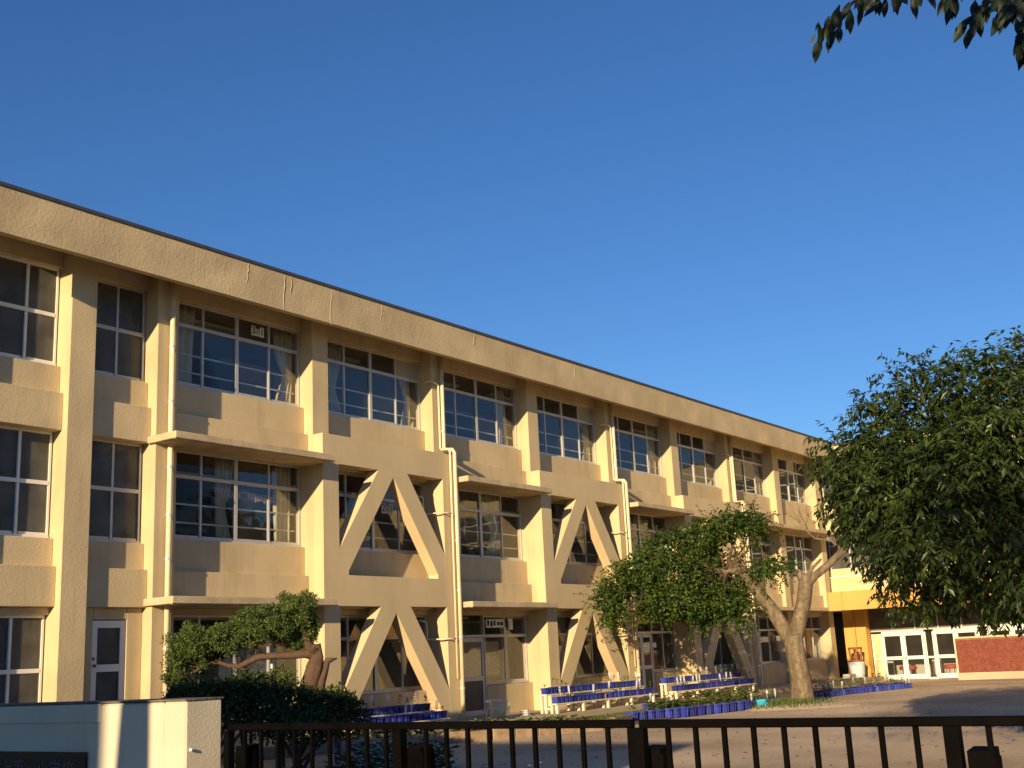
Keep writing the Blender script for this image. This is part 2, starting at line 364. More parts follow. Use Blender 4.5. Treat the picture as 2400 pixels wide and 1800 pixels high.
# --- walls, bands and windows bay by bay
def wall(x0, x1, z0, z1, y=YW, name='wall_panel', m='plaster'):
    return bevel(MB().box(x0, x1, y, 20.56 if y > 20 else YC, z0, z1).obj(name, m, school), .01)
bays = [(P(k)+PW+.002, P(k+1)-.002, k) for k in range(1, 9)]
for x0, x1, k in bays:
    br = k in (2, 4, 6)
    # third floor
    wall(x0, x1, 9.87, ZSOF-.003, YW+.05, 'lintel'); wall(x0, x1, 7.262, 7.93); wall(x0, x1, 6.51, 7.26, YB, 'spandrel_beam')
    window(x0+.01, x1-.01, 7.99, 9.33, 9.868, 4, 2, blank=((3, 1),) if br else ())
    # second floor
    wall(x0, x1, 3.892, 4.57); wall(x0, x1, 3.13, 3.89, YB, 'spandrel_beam')
    window(x0+.01, x1-.01, 4.63, 5.94, 6.508, 4, 2)
    # ground floor
    wall(x0, x1, 3.0, 3.128, YW+.03, 'lintel')
    if k in (3, 5, 7):
        d0, d1 = x0+.75, x0+1.75
        if k == 5: d1 = x0+2.1
        w = link('entrance_door', MB().box(d0-.04, d0, 20.33, 20.42, .3, 2.995).mesh('door_jamb', 'aluminium'), school)
        MB().box(d1, d1+.04, 20.33, 20.42, .3, 2.995).obj('door_jamb', 'aluminium', w)
        MB().box(d0, d1, 20.34, 20.41, 2.40, 2.47).obj('door_head', 'aluminium', w)
        MB().box(d0+.03, d1-.03, 20.372, 20.378, 2.475, 2.99).obj('pane', 'pane_glass', w)
        nl = 2 if k == 5 else 1; lw = (d1-d0)/nl
        fm = 'white_metal' if k != 3 else 'aluminium'
        for q in range(nl):
            a, c = d0+lw*q+.005, d0+lw*(q+1)-.005
            lf = MB(); lf.box(a, a+.09, 20.35, 20.39, .32, 2.39); lf.box(c-.09, c, 20.35, 20.39, .32, 2.39)
            lf.box(a+.091, c-.091, 20.352, 20.388, 2.28, 2.39); lf.box(a+.091, c-.091, 20.352, 20.388, 1.24, 1.36); lf.box(a+.091, c-.091, 20.352, 20.388, .32, .46)
            lo = lf.obj('door_leaf', fm, w)
            MB().box(a+.09, c-.09, 20.366, 20.372, 1.36, 2.28).obj('pane', 'pane_glass', w)
            MB().box(a+.09, c-.09, 20.366, 20.374, .46, 1.24).obj('kick_panel', 'dark_door', w)
        wall(x0, d0-.041, .3, 2.998)
        MB().box(d0-.03, d1+.03, 20.3, 20.5, .3, .33).obj('threshold', 'apron_concrete', school)
        wall(d1+.042, x1, .3, 1.10)
        window(d1+.05, x1-.01, 1.16, 2.44, 2.998, 2, rails=False)
    else:
        wall(x0, x1, .3, 1.10); window(x0+.01, x1-.01, 1.16, 2.44, 2.998, 4, 2, rails=False)
# stair bay with its service door, and the bay at the left end
x0, x1 = 13.632, 15.118
wall(x0, x1, 9.87, ZSOF-.003, YW+.05, 'lintel'); wall(x0, x1, 7.262, 7.82); wall(x0, x1, 6.51, 7.26, YB, 'spandrel_beam')
window(x0+.1, x1-.02, 7.88, 8.88, 9.868, 2, rails=False, gl='pane_glass_dark')
wall(x0, x1, 3.892, 4.43); wall(x0, x1, 3.13, 3.89, YB, 'spandrel_beam')
window(x0+.1, x1-.02, 4.49, 5.51, 6.508, 2, rails=False, gl='pane_glass_dark')
wall(x0, 13.98, .3, 3.128); wall(14.75, x1, .3, 3.128); wall(13.982, 14.748, 2.90, 3.127)
dr = link('service_door', MB().box(13.99, 14.10, 20.33, 20.37, .32, 2.88).mesh('door_leaf', 'white_metal'), school)
dm = MB(); dm.box(14.62, 14.74, 20.33, 20.37, .32, 2.88); dm.box(14.101, 14.619, 20.332, 20.368, 2.74, 2.88); dm.box(14.101, 14.619, 20.332, 20.368, 1.90, 2.04); dm.box(14.101, 14.619, 20.332, 20.368, .32, .5)
dm.obj('door_leaf', 'white_metal', dr)
for a, c in ((.5, 1.9), (2.04, 2.74)): MB().box(14.10, 14.62, 20.348, 20.354, a, c).obj('pane', 'pane_glass_dark', dr)
MB().lathe((14.03, 20.29, 2.03-.04), [(.012, 0), (.032, .01), (.036, .03), (.03, .05), (.01, .06)], 10).obj('door_knob', 'roof_metal', dr)
MB().box(14.005, 14.05, 20.322, 20.331, 2.12, 2.18).obj('lock_plate', 'roof_metal', dr)
x0, x1 = 10.982, 13.048
wall(x0, x1, 9.87, ZSOF-.003, YW+.05, 'lintel'); wall(x0, x1, 7.262, 7.82); wall(x0, x1, 6.51, 7.26, YB, 'spandrel_beam')
window(x0+.01, x1-.03, 7.88, 8.88, 9.868, 3, rails=False, gl='pane_glass_dark', fm='white_metal')
wall(x0, x1, 3.892, 4.43); wall(x0, x1, 3.13, 3.89, YB, 'spandrel_beam')
window(x0+.01, x1-.03, 4.49, 5.50, 6.508, 3, rails=False, gl='pane_glass_dark', fm='white_metal')
wall(x0, x1, 2.99, 3.128, YW+.03, 'lintel'); wall(x0, x1, .3, .93)
window(x0+.01, x1-.03, .99, 1.97, 2.988, 3, rails=False, gl='pane_glass_dark', fm='white_metal')
# frosted backing: these two stair bays are blocked by a landing wall close behind the glass
MB().box(10.7, 15.1, 22.6, 22.7, .3, ZSOF).obj('landing_wall', 'interior', school)

for x0, x1, k in bays:
    for z in (3.07, 6.41, 10.2):
        for yy in (22.2, 24.6):
            MB().box(x0+.5, x1-.5, yy, yy+.22, z-.08, z).obj('ceiling_light', 'white_metal', school)
# --- ledges over the window bays
for a, c in ((15.03, 19.628), (24.625, P(4)-.03), (33.65, P(6)-.03), (42.67, 51.75)):
    for z in (3.15, 6.48):
        q = MB(); q.box(a, c, YL, YB-.002, z, z+.15); bevel(q.obj('ledge', 'ledge_concrete', school), .012)
        q = MB(); q.box(a, c, YL+.04, YL+.06, z-.015, z); q.obj('drip_edge', 'ledge_concrete', school)

# --- seismic brace frames
def frame_at(xo):
    WF = 4.97; c = WF/2
    f = link('brace_frame', None, school)
    y0, y1 = YF, YC-.003
    f.location = Vector((0,0,0)) - Vector(school.location)
    f.location = Vector((xo, YF, .3)) - Vector(school.location)
    org = Vector((xo, YF, .3))
    def part(name, mb):
        o = mb.obj(name, 'frame_paint'); o.parent = f; o.location = -org; return o
    part('beam', MB().box(xo, xo+WF, y0, y1, 6.53, 7.23)); part('beam', MB().box(xo, xo+WF, y0, y1, 3.17, 3.89))
    part('beam', MB().box(xo, xo+WF, y0, y1, .3, .5))
    for z0, zt, tip, ap_, zc in ((.5, 3.17, 1.09, 3.015, .6), (3.89, 6.53, 4.50, 6.39, 4.0)):
        for sgn in (0, 1):
            def X(v): return xo + (WF-v if sgn else v)
            q = [(X(0), z0), (X(.52), z0), (X(.52), zt), (X(0), zt)]
            part('post', MB().prism_y(q, y0, y1))
            q = [(X(1.94), zt), (X(.521), tip), (X(.521), z0), (X(.83), z0), (X(.83), zc), (X(c-.001), ap_), (X(c-.001), zt)]
            part('diagonal_brace', MB().prism_y(q, y0+.002, y1-.002))
for k in (2, 4, 6): frame_at(P(k)+.004)

# --- rainwater pipes
def clamp(p, r, parent):
    MB().tube([(p[0], p[1], p[2]-.025), (p[0], p[1], p[2]+.025)], r, 10).obj('pipe_clamp', 'aluminium', parent)
    MB().bar((p[0], p[1], p[2]), (p[0], p[1]+.12, p[2]), .02).obj('pipe_bracket', 'aluminium', parent)
dp = MB().tube([(15.42, 19.915, .3), (15.42, 19.915, ZSOF-.01)], .058, 14).obj('downpipe', 'pipe_paint', school, True)
for z in (1.0, 2.3, 4.1, 5.0, 6.0, 7.4, 8.6): clamp((15.42, 19.915, z), .068, dp)
def pipes(xo):
    yb, yf = 19.935, 19.60
    p = MB().tube([(xo, yb, ZSOF-.01), (xo, yb, 7.46), (xo, yb-.05, 7.39), (xo+.02, yf+.05, 7.36), (xo+.03, yf, 7.29), (xo+.03, yf, .3)], .062, 14).obj('downpipe', 'pipe_paint', school, True)
    for z in (1.1, 2.4, 3.6, 4.9, 6.1): clamp((xo+.03, yf, z), .072, p)
    for z in (7.9, 9.2): clamp((xo, yb, z), .072, p)
    x2 = xo-.15
    q = MB().tube([(x2-.30, yb+.2, 9.25), (x2-.30, yb, 9.25), (x2-.03, yb, 9.22), (x2, yb, 9.18), (x2, yb, 7.43), (x2, yb-.05, 7.38), (x2, yf+.05, 7.36), (x2, yf, 7.30), (x2, yf, 1.35)], .03, 10).obj('thin_pipe', 'pipe_paint', school, True)
    for z in (5.62, 2.36):
        MB().tube([(x2, yf, z), (x2-.20, yf, z), (x2-.42, yf+.08, z), (x2-.45, 20.2, z), (x2-.45, 20.22, z+.45), (x2-.75, 20.22, z+.5)], .02, 8).obj('branch_pipe', 'pipe_paint', q, True)
for k in (3, 5, 7): pipes(P(k)+.33)
q = MB()
q.tube([(52.14, 20.8, 4.66), (52.14, 18.6, 4.72), (52.14, 16.0, 4.78)], .035, 8); q.obj('wall_pipe', 'white_metal', school)

# ------------------------------------------------------------------ curtains and papers in the windows
FL = {3: (7.99, 9.85, 'third floor'), 2: (4.63, 6.5, 'second floor'), 1: (1.16, 2.98, 'ground floor')}
ORD = ['first', 'second', 'third', 'fourth', 'fifth', 'sixth', 'seventh', 'eighth']
def curtain(bay, fl, u0, u1, tied=False, side='right', zlo=0.0):
    a, c = bays[bay-1][0], bays[bay-1][1]; z0, z1, nm = FL[fl]; z0 += zlo
    n, rws = 26, 9; m = MB()
    for r in range(rws+1):
        t = r/rws; z = z1-(z1-z0)*t
        sq = 1 - (.45*math.exp(-((t-.62)/.22)**2) if tied else .08*t)
        for i in range(n+1):
            u = i/n; us = u0 + (u1-u0)*(u*sq + (0 if side == 'left' else (1-sq)))
            x = a + (c-a)*us
            m.v.append((x, 20.66 + .045*math.sin(u*n*.95 + r*.25 + bay) + R.uniform(-.006, .006), z))
    for r in range(rws):
        for i in range(n): k = r*(n+1)+i; m.f.append((k, k+1, k+n+2, k+n+1))
    where = {'left': 'left', 'right': 'right'}[side]
    o = m.obj('curtain', 'curtain', None, True, label=f'{"tied" if tied else "hanging"} cream curtain, {where} side of {ORD[bay-1]} four pane {nm} window from left', cat='curtain', group='classroom curtains')
    s = o.modifiers.new('solid', 'SOLIDIFY'); s.thickness = .004
curtain(1, 3, .0, .24, False, 'left'); curtain(1, 3, .84, .985, True)
curtain(2, 3, .16, .28, True, 'left'); curtain(2, 3, .84, .95, True)
curtain(3, 3, .80, .93); curtain(4, 3, .86, .97, True); curtain(5, 3, .82, .97); curtain(6, 3, .0, .2, False, 'left')
curtain(7, 3, .84, .97, True)
curtain(1, 2, .40, .52, True, 'left'); curtain(1, 2, .83, .97); curtain(2, 2, .02, .12, True, 'left')
curtain(3, 2, .58, .78, True); curtain(4, 2, .40, .52, True); curtain(5, 2, .5, .62, False)
curtain(3, 1, .74, .82, True); curtain(4, 1, .36, .46, True); curtain(8, 1, .1, .3, False, 'left'); curtain(8, 1, .5, .6, False)

def sign(chars, p, size, label):
    """paper squares with one character each, stuck to the inside of the glass"""
    t = thing('class_sign', label, 'sign', p)
    for i, ch in enumerate(chars):
        h = size*(.72 if ch == 'の' else 1.0); dz = -size*.22 if ch == 'の' else 0
        o = MB().box(i*size*1.06, i*size*1.06+size, -.002, .002, dz-h*.95, dz+h*.95).obj('paper', 'paper'); o.parent = t
        me = text_mesh(ch, size*(1.15 if ch == 'の' else 2.0), 'ink'); l = link('lettering', me); l.parent = t
        l.location = (i*size*1.06+size/2, -.005, dz); l.rotation_euler = (math.pi/2, 0, 0)
a, c = bays[0][0], bays[0][1]
sign('3の1', (18.08, YS-.022, 9.61), .125, 'white class sign reading 3 1 in the upper pane of a third floor window')
sign('2の1', (22.49, YS-.022, 5.72), .135, 'white class sign reading 2 1 in the second floor window behind the first brace')
def papers(x, z, w, h, n, label, y=YS-.02):
    t = thing('window_poster', label, 'poster', (x, y, z))
    MB().box(0, w, 0, .004, 0, h).obj('sheet', 'paper').parent = t
    for i in range(n):
        ww = w*R.uniform(.08, .16); xx = w*(.06+.9*i/n)
        MB().box(xx, min(xx+ww, w*.97), -.003, -.0005, h*R.uniform(.15, .3), h*R.uniform(.65, .9)).obj('print', 'ink').parent = t
papers(26.72, 2.66, .86, .24, 5, 'white lettered strip in the transom above the door window', YS-.022)
papers(27.75, 2.60, .24, .32, 1, 'small white notice beside the lettered strip in the transom', YS-.022)
for i, (x, z, w, h) in enumerate(((16.35, 1.5, .7, .5), (17.6, 1.35, .6, .75), (18.4, 1.6, .8, .55))):
    t = MB().box(x, x+w, 20.9, 20.93, z, z+h).obj('wall_chart', 'notice', None, label=['pinkish chart on the left in the window behind the pruned tree', 'pinkish chart in the middle of the window behind the pruned tree', 'pinkish chart on the right in the window behind the pruned tree'][i], cat='poster', group='charts in the ground floor window')
MB().box(25.75, 28.4, 21.3, 21.34, 1.35, 2.3).obj('notice_board', 'notice', None, label='greyish notice board behind the glass of the ground floor door', cat='notice board')
# ------------------------------------------------------------------ entrance wing
WX = 52.2
wing = thing('entrance_wing', 'sunlit pale yellow entrance wing with an orange beam over white doors', 'building', (56, 8, .1))
def wp(name, mb, m): return bevel(mb.obj(name, m, wing), .012)
WY0 = -14.0
CX = 49.3
wp('canopy_beam', MB().box(CX, CX+.25, WY0, 19.24, 3.13, 3.92), 'orange_paint')
wp('balcony_wall', MB().box(WX+.03, WX+.25, WY0, 20.9, 3.31, 4.62), 'cream_light')
MB().box(CX+.252, WX+.02, WY0, 19.23, 3.30, 3.5).obj('canopy_slab', 'soffit_shade_tone', wing)
MB().box(WX+.4, 60, WY0, 20.9, 3.3, 3.5).obj('lobby_ceiling', 'panel_grey', wing)
for z0, z1 in ((4.3, 5.05), (6.7, 8.15), (9.75, 10.75)):
    wp('wall_band', MB().box(WX+.42, WX+.75, WY0, 20.9, z0, z1), 'cream_light')
MB().box(WX+.3, WX+.8, WY0, 20.9, 10.752, 10.86).obj('roof_coping', 'roof_metal', wing)
MB().box(WX+.7, 62, WY0, 28.4, 10.4, 10.6).obj('roof_slab', 'panel_grey', wing)
MB().box(60, 60.2, WY0, 28.4, .1, 10.4).obj('back_wall', 'interior', wing)
MB().box(WX+.76, 60, WY0, 20.9, 6.6, 6.75).obj('floor_slab', 'interior_floor', wing)
yy = 20.9
while yy > WY0+.5:
    y1 = yy; y0 = max(yy-.6, WY0)
    wp('pier', MB().box(WX+.36, WX+.8, y0, y1, 4.055, 10.748), 'cream_light')
    for z0, z1 in ((5.05, 6.7), (8.15, 9.75)):
        ya, yb = yy-4.5, yy-.602
        if ya < WY0: continue
        w = link('window', MB().box(WX+.54, WX+.62, ya, yb, z0, z0+.05).mesh('window_sill', 'aluminium'), wing)
        fr = MB(); zt = z0+1.1
        fr.box(WX+.55, WX+.61, ya, yb, z1-.05, z1-.002); fr.box(WX+.55, WX+.61, ya, yb, zt-.03, zt+.03)
        for q in range(5):
            yq = ya+.03+(yb-ya-.06)*q/4
            fr.box(WX+.553, WX+.607, yq-.03, yq+.03, z0+.051, zt-.031); fr.box(WX+.553, WX+.607, yq-.03, yq+.03, zt+.031, z1-.051)
        fr.obj('frame', 'aluminium', w)
        for q in range(4):
            a = ya+.03+(yb-ya-.06)*q/4; c = ya+.03+(yb-ya-.06)*(q+1)/4
            for r0, r1 in ((z0+.05, zt-.03), (zt+.03, z1-.05)):
                MB().box(WX+.578, WX+.583, a+.03, c-.03, r0, r1).obj('pane', 'pane_glass_dark', w)
    yy -= 4.5
for y0, y1 in ((19.32, 19.78), (18.78, 19.25)):
    wp('entrance_column', MB().box(WX+.02, WX+.62, y0, y1, .1, 3.298), 'orange_paint')
MB().tube([(WX-.02, 19.285, .1), (WX-.02, 19.285, 3.19)], .035, 10).obj('column_pipe', 'orange_paint', wing)
MB().tube([(CX-.045, 18.6, 3.14), (CX-.045, 18.6, 3.91)], .03, 8).obj('beam_pipe', 'orange_paint', wing)
XD = WX+.55
def lights(y1, y0, name='glazed_door'):
    """white double door between y0 < y1"""
    d = link(name, MB().box(XD-.03, XD+.03, y0, y1, 2.06, 2.18).mesh('door_head', 'white_metal'), wing)
    half = (y1-y0)/2
    for i in range(2):
        a, c = y0+half*i, y0+half*(i+1)
        m = MB(); m.box(XD-.025, XD+.025, a+.003, a+.11, .12, 2.058); m.box(XD-.025, XD+.025, c-.11, c-.003, .12, 2.058)
        m.box(XD-.023, XD+.023, a+.111, c-.111, .96, 1.10); m.box(XD-.023, XD+.023, a+.111, c-.111, .12, .32); m.box(XD-.023, XD+.023, a+.111, c-.111, 1.98, 2.058)
        l = m.obj('door_leaf', 'white_metal', d)
        for z0, z1 in ((.32, .96), (1.10, 1.98)): MB().box(XD-.004, XD+.004, a+.11, c-.11, z0, z1).obj('pane', 'pane_glass', d)
        hy = c-.06 if i == 0 else a+.06
        MB().lathe((XD-.06, hy, .98), [(.03, 0), (.05, .01), (.05, .09), (.03, .10)], 8).obj('door_handle', 'aluminium', d)
def sidelight(y1, y0, m='pane_glass', fm='white_metal'):
    d = link('side_light', MB().box(XD-.025, XD+.025, y0, y1, .10, .18).mesh('sill', fm), wing)
    q = MB(); q.box(XD-.025, XD+.025, y0+.002, y0+.05, .182, 2.1); q.box(XD-.025, XD+.025, y1-.05, y1-.002, .182, 2.1); q.box(XD-.023, XD+.023, y0+.051, y1-.051, .98, 1.06)
    q.obj('frame', fm, d)
    for z0, z1 in ((.18, .98), (1.06, 2.1)): MB().box(XD-.004, XD+.004, y0+.05, y1-.05, z0, z1).obj('pane', m, d)
sidelight(18.74, 18.30, 'panel_light' if 'panel_light' in MATS else 'cream_light')
lights(18.28, 16.42); sidelight(16.40, 16.02); lights(16.00, 14.15); sidelight(14.13, 13.72); lights(13.70, 11.8); sidelight(11.78, 11.4); lights(11.38, 9.5); sidelight(9.48, 9.1); lights(9.08, 7.2)
y = 18.74
while y > 7.3:
    y0 = y-1.0
    t = link('transom_light', MB().box(XD-.03, XD+.03, y0, y, 2.19, 2.25).mesh('transom_bar', 'aluminium'), wing)
    MB().box(XD-.025, XD+.025, y0, y0+.05, 2.251, 3.29).obj('mullion', 'aluminium', t)
    MB().box(XD-.003, XD+.003, y0+.05, y, 2.25, 3.29).obj('pane', 'pane_glass_dark', t)
    y = y0
MB().box(XD, XD+.2, WY0, 7.19, .1, 3.29).obj('ground_floor_wall', 'cream_light', wing)
MB().box(58.5, 58.6, WY0, 20.9, .1, 3.3).obj('lobby_back_wall', 'interior', wing)
MB().box(WX+.64, 60, WY0, 20.9, .08, .115).obj('lobby_floor', 'interior_floor', wing)
# link corner between wing and school
MB().box(51.78, WX+.7, 20.3, 20.56, 4.06, ZSOF).obj('corner_wall', 'cream_light', wing)
# red stools inside the doors, and the brick wall in front of them
for i, (yy, xx) in enumerate(((17.55, 53.6), (15.65, 53.6))):
    t = thing('lobby_stool', ['red topped stool behind the first pair of white doors', 'red topped stool behind the second pair of white doors'][i], 'stool', (xx, yy, .115), 'red stools in the lobby')
    s = MB().lathe((0, 0, .38), [(.02, 0), (.34, 0), (.38, .04), (.38, .12), (.33, .17), (.02, .18)], 14).obj('seat', 'red_vinyl', None, True); s.parent = t
    for q in range(4):
        a = q*math.pi/2+.7; l = MB().tube([(.28*math.cos(a), .28*math.sin(a), 0), (.24*math.cos(a), .24*math.sin(a), .385)], .018, 6).obj('leg', 'roof_metal'); l.parent = t
bw = thing('brick_sign_wall', 'red brick screen wall with pale coping in front of the white doors', 'brick wall', (50.4, 11, GZ))
by0, by1, bz0, bz1 = 8.2, 14.45, .38, 1.74
MB().box(50.42, 50.62, by0+.01, by1-.01, bz0, bz1).obj('core', 'mortar', bw)
bk = MB(); z = bz0+.008; row = 0
while z+.06 < bz1:
    y = by0 - (.11 if row % 2 else 0)
    while y < by1:
        a, c = max(y+.006, by0), min(y+.214, by1)
        if c-a > .03: j = R.uniform(-.004, .004); bk.box(50.405+j, 50.63, a, c, z, z+.058)
        y += .22
    z += .068; row += 1
bk.obj('brickwork', 'brick', bw, kind='stuff')
MB().box(50.39, 50.66, by0-.03, by1+.03, bz1, bz1+.06).obj('coping', 'cream_light', bw)
MB().box(50.39, 50.66, by1+.002, by1+.05, .25, bz1-.002).obj('end_trim', 'cream_light', bw)
MB().box(50.36, 50.68, by0-.02, by1+.05, GZ-.05, .38).obj('plinth', 'apron_concrete', bw)

# ------------------------------------------------------------------ gate wall with nameplate, and the steel gates
GX = 4.65
gw = thing('gate_wall', 'white concrete gate wall with a black engraved nameplate', 'wall', (GX+.2, 7.5, GZ))
zc = 1.62
bevel(MB().box(GX, GX+.275, 5.815, 6.02, GZ-.05, zc).obj('gate_pillar', 'white_wall', gw), .012)
bevel(MB().box(GX+.004, GX+.275, 6.03, 14.0, GZ-.05, zc-.005).obj('wall_panel', 'white_wall', gw), .012)
MB().box(GX-.004, GX+.004, 6.64, 14.0, 1.505, zc-.004).obj('upper_band', 'white_wall', gw)
MB().box(GX-.006, GX+.281, 5.809, 14.0, zc, zc+.010).obj('coping', 'wall_cap', gw)
MB().lathe((GX+.03, 5.80, 1.33), [(.003, 0), (.010, .003), (.011, .010), (.008, .017), (.002, .020)], 10).obj('stud', 'white_metal', gw)
pl = MB().box(GX-.022, GX-.005, 6.76, 8.3, .95, 1.325).obj('nameplate', 'granite', gw)
me = text_mesh('上第一小学校', .138, 'engraving', 'lettering', .002)
lt = link('lettering', me); lt.parent = pl
lt.rotation_euler = (math.pi/2, 0, -math.pi/2); lt.location = (GX-.024, 7.28, 1.205)

def gate(y0, y1, x, label, posts, stays):
    t = thing('sliding_gate', label, 'gate', (x, y0, GZ), 'black steel gate leaves')
    def part(name, mb): o = mb.obj(name, 'gate_steel'); o.parent = t; o.location = (-x, -y0, -GZ); return o
    bevel(part('top_rail', MB().box(x-.02, x+.02, y0, y1, 1.451, 1.486)), .004)
    part('bottom_rail', MB().box(x-.02, x+.02, y0, y1, .20, .245))
    n = round((y1-y0)/.1355)
    for i in range(n+1):
        y = y0+(y1-y0)*i/n
        end = i in (0, n)
        if end: part('end_stile', MB().box(x-.022, x+.022, y-.021, y+.021, .2, 1.4505)); continue
        if any(abs(y-p) < .075 for p in posts): continue
        part('bar', MB().box(x-.009, x+.009, y-.0095, y+.0095, .245, 1.4505))
    for p in posts:
        part('post', MB().box(x-.024, x+.024, p-.028, p+.028, GZ+.04, 1.4505))
    for p in stays:                                  # folded support legs behind the posts
        m = MB(); m.prism_y([(0, 1.36), (.10, 1.37), (.30, GZ), (.21, GZ), (.06, 1.22), (0, 1.22)], -.045, .045)
        m.v = [(x+.026+a, p+b, c) for a, b, c in m.v]; part('support_leg', m)
        part('leg_housing', MB().box(x+.025, x+.09, p-.06, p-.035, 1.1, 1.34))
    for p in (y0+.3, y1-.3):
        part('caster', MB().tube([(x, p-.02, GZ+.05), (x, p+.02, GZ+.05)], .05, 12))
gate(2.765, 5.43, GX, 'black steel barred gate leaf beside the white wall', (4.14,), (5.36, 4.07, 2.70))
gate(-.35, 2.715, GX-.02, 'black steel barred gate leaf on the right with the wider gaps', (1.38,), (1.30,))

# ------------------------------------------------------------------ stands, pots, bottles, chair, bins
def stand(name, x0, x1, y, label, dz=0.0):
    t = thing(name, label, 'plant stand', ((x0+x1)/2, y, .3), 'white tiered plant stands')
    def part(n, mb):
        mb.v = [(a, b, .3+(c_-.3)*(1-dz/.5)) for a, b, c_ in mb.v]; return bevel(mb.obj(n, 'stand_white', t), .005)
    part('upper_shelf', MB().box(x0, x1, y-.13, y+.13, .765, .80)); part('lower_shelf', MB().box(x0-.15, x1+.05, y-.55, y-.29, .525, .56))
    n = max(2, round((x1-x0)/1.35))
    for i in range(n+1):
        x = x0+.06+(x1-x0-.12)*i/n
        for yy, z in ((y+.07, .764), (y-.07, .764), (y-.5, .524), (y-.34, .524)):
            part('leg', MB().box(x-.04-(.12 if yy < y-.2 else 0), x+.04-(.12 if yy < y-.2 else 0), yy-.035, yy+.035, .3, z))
        part('cross_bar', MB().box(x-.03, x+.03, y-.465, y-.106, .40, .45))
    part('stretcher', MB().box(x0+.1, x1-.1, y-.02, y+.02, .42, .47))
def pot_mesh():
    m = MB(); n = 4
    def ring(h, w): 
        b = len(m.v); 
        for sx, sy in ((-1,-1),(1,-1),(1,1),(-1,1)):
            m.v += [(sx*h-.0*sx, sy*h*(1), w)]
        return b
    prof = [(.070, 0), (.072, .012), (.090, .155), (.102, .160), (.104, .19), (.094, .19), (.088, .165)]
    bs = [ring(h, z) for h, z in prof]
    for a, c in zip(bs, bs[1:]):
        for k in range(4): m.f.append((a+k, a+(k+1)%4, c+(k+1)%4, c+k))
    m.f.append((bs[0]+3, bs[0]+2, bs[0]+1, bs[0])); m.f.append(tuple(bs[-1]+k for k in range(4)))
    for k, (sx, sy) in enumerate(((0,-1),(1,0),(0,1),(-1,0))):
        for q in (-.045, .045):
            if sx == 0: m.box(q-.008, q+.008, sy*.088-.010, sy*.088+.010, .02, .157)
            else: m.box(sx*.088-.010, sx*.088+.010, q-.008, q+.008, .02, .157)
    return m.mesh('flower_pot', 'blue_plastic')
POT = pot_mesh()
def plant_mesh(seed, h, n, m='seedling'):
    r = random.Random(seed); q = MB()
    q.tube([(0, 0, 0), (r.uniform(-.02, .02), r.uniform(-.02, .02), h*.9)], .004, 4)
    for i in range(n):
        a = r.uniform(0, 6.28); z = h*r.uniform(.3, 1)
        d = Vector((math.cos(a), math.sin(a), r.uniform(-.1, .5)))
        q.leaf(Vector((0, 0, z)), d, Vector((0, 0, 1)), r.uniform(.06, .12), r.uniform(.05, .08))
    return q.mesh('seedling_leaves', m)
SEED = [plant_mesh(i, .12+.04*i, 7+2*i) for i in range(5)]
TALL = [plant_mesh(20+i, .34+.05*i, 18) for i in range(3)]
BOT = MB().lathe((0, 0, 0), [(.004, -.06), (.011, -.02), (.012, 0), (.03, .05), (.033, .075), (.031, .12), (.034, .16), (.030, .20), (.01, .205)], 9).mesh('plastic_bottle', 'bottle_plastic', True)
POLE = MB().tube([(0, 0, 0), (0, 0, .42)], .007, 5).mesh('support_stick', 'white_plastic')
def pot(x, y, z, label, group, bottle=0.0, plant=.6, tall=0.0, blabel=None, rz=None, size=.9):
    o = link('flower_pot', POT, None, (x, y, z), R.uniform(-.15, .15) if rz is None else rz, label, 'flower pot', group)
    s = size*R.uniform(.95, 1.03); o.scale = (s, s, s)
    if R.random() < plant or tall:
        me = R.choice(TALL) if R.random() < tall else R.choice(SEED)
        q = link('seedling', me, None, (0, 0, .165)); q.parent = o; q.rotation_euler = (0, 0, R.uniform(0, 6.28))
    if R.random() < bottle:
        b = link('plastic_bottle', BOT, None, (x+R.uniform(-.03, .03), y+R.uniform(-.03, .03), z+.21+R.uniform(0, .06)), R.uniform(0, 6), blabel, 'bottle', group+' bottles')
        b.rotation_euler = (R.uniform(-.12, .12), R.uniform(-.12, .12), 0)
stand('plant_stand', 26.95, 32.25, 18.80, 'white two tier plant stand of blue pots beside the second brace frame')
stand('plant_stand', 33.60, 39.30, 18.80, 'white two tier plant stand of blue pots nearest the forked tree')
stand('plant_stand', 18.30, 22.20, 18.75, 'white two tier plant stand of blue pots beside the dark shrubs', .12)
def pot_row(x0, x1, y, z, label, group, step=.212, gap=None, bot=None, jit=.015, **k):
    n = int((x1-x0)/step); lab = label
    for i in range(n):
        u = i/max(1, n-1)
        if gap and gap[0] < u < gap[1]: continue
        b = bot(u) if bot else 0
        pot(x0+step*(i+.5), y+R.uniform(-jit, jit), z, lab, group, b, blabel='clear upturned plastic bottle stuck in a pot, '+group, **k)
pot_row(26.95, 32.25, 18.80, .80, 'blue plastic flower pot on the upper shelf beside the second brace frame', 'upper shelf of the middle stand', bot=lambda u: .3 if u > .3 else .05)
pot_row(26.85, 32.30, 18.38, .56, 'blue plastic flower pot on the lower shelf beside the second brace frame', 'lower shelf of the middle stand', gap=(.46, .53), bot=lambda u: .3)
pot_row(33.60, 39.30, 18.80, .80, 'blue plastic flower pot on the upper shelf nearest the forked tree', 'upper shelf of the far stand', bot=lambda u: .4 if u > .25 else .1)
pot_row(33.50, 39.35, 18.38, .56, 'blue plastic flower pot on the lower shelf nearest the forked tree', 'lower shelf of the far stand', bot=lambda u: .25)
pot_row(18.30, 22.20, 18.75, .68, 'blue plastic flower pot on the upper shelf beside the dark shrubs', 'upper shelf of the near stand', bot=lambda u: .75, step=.225)
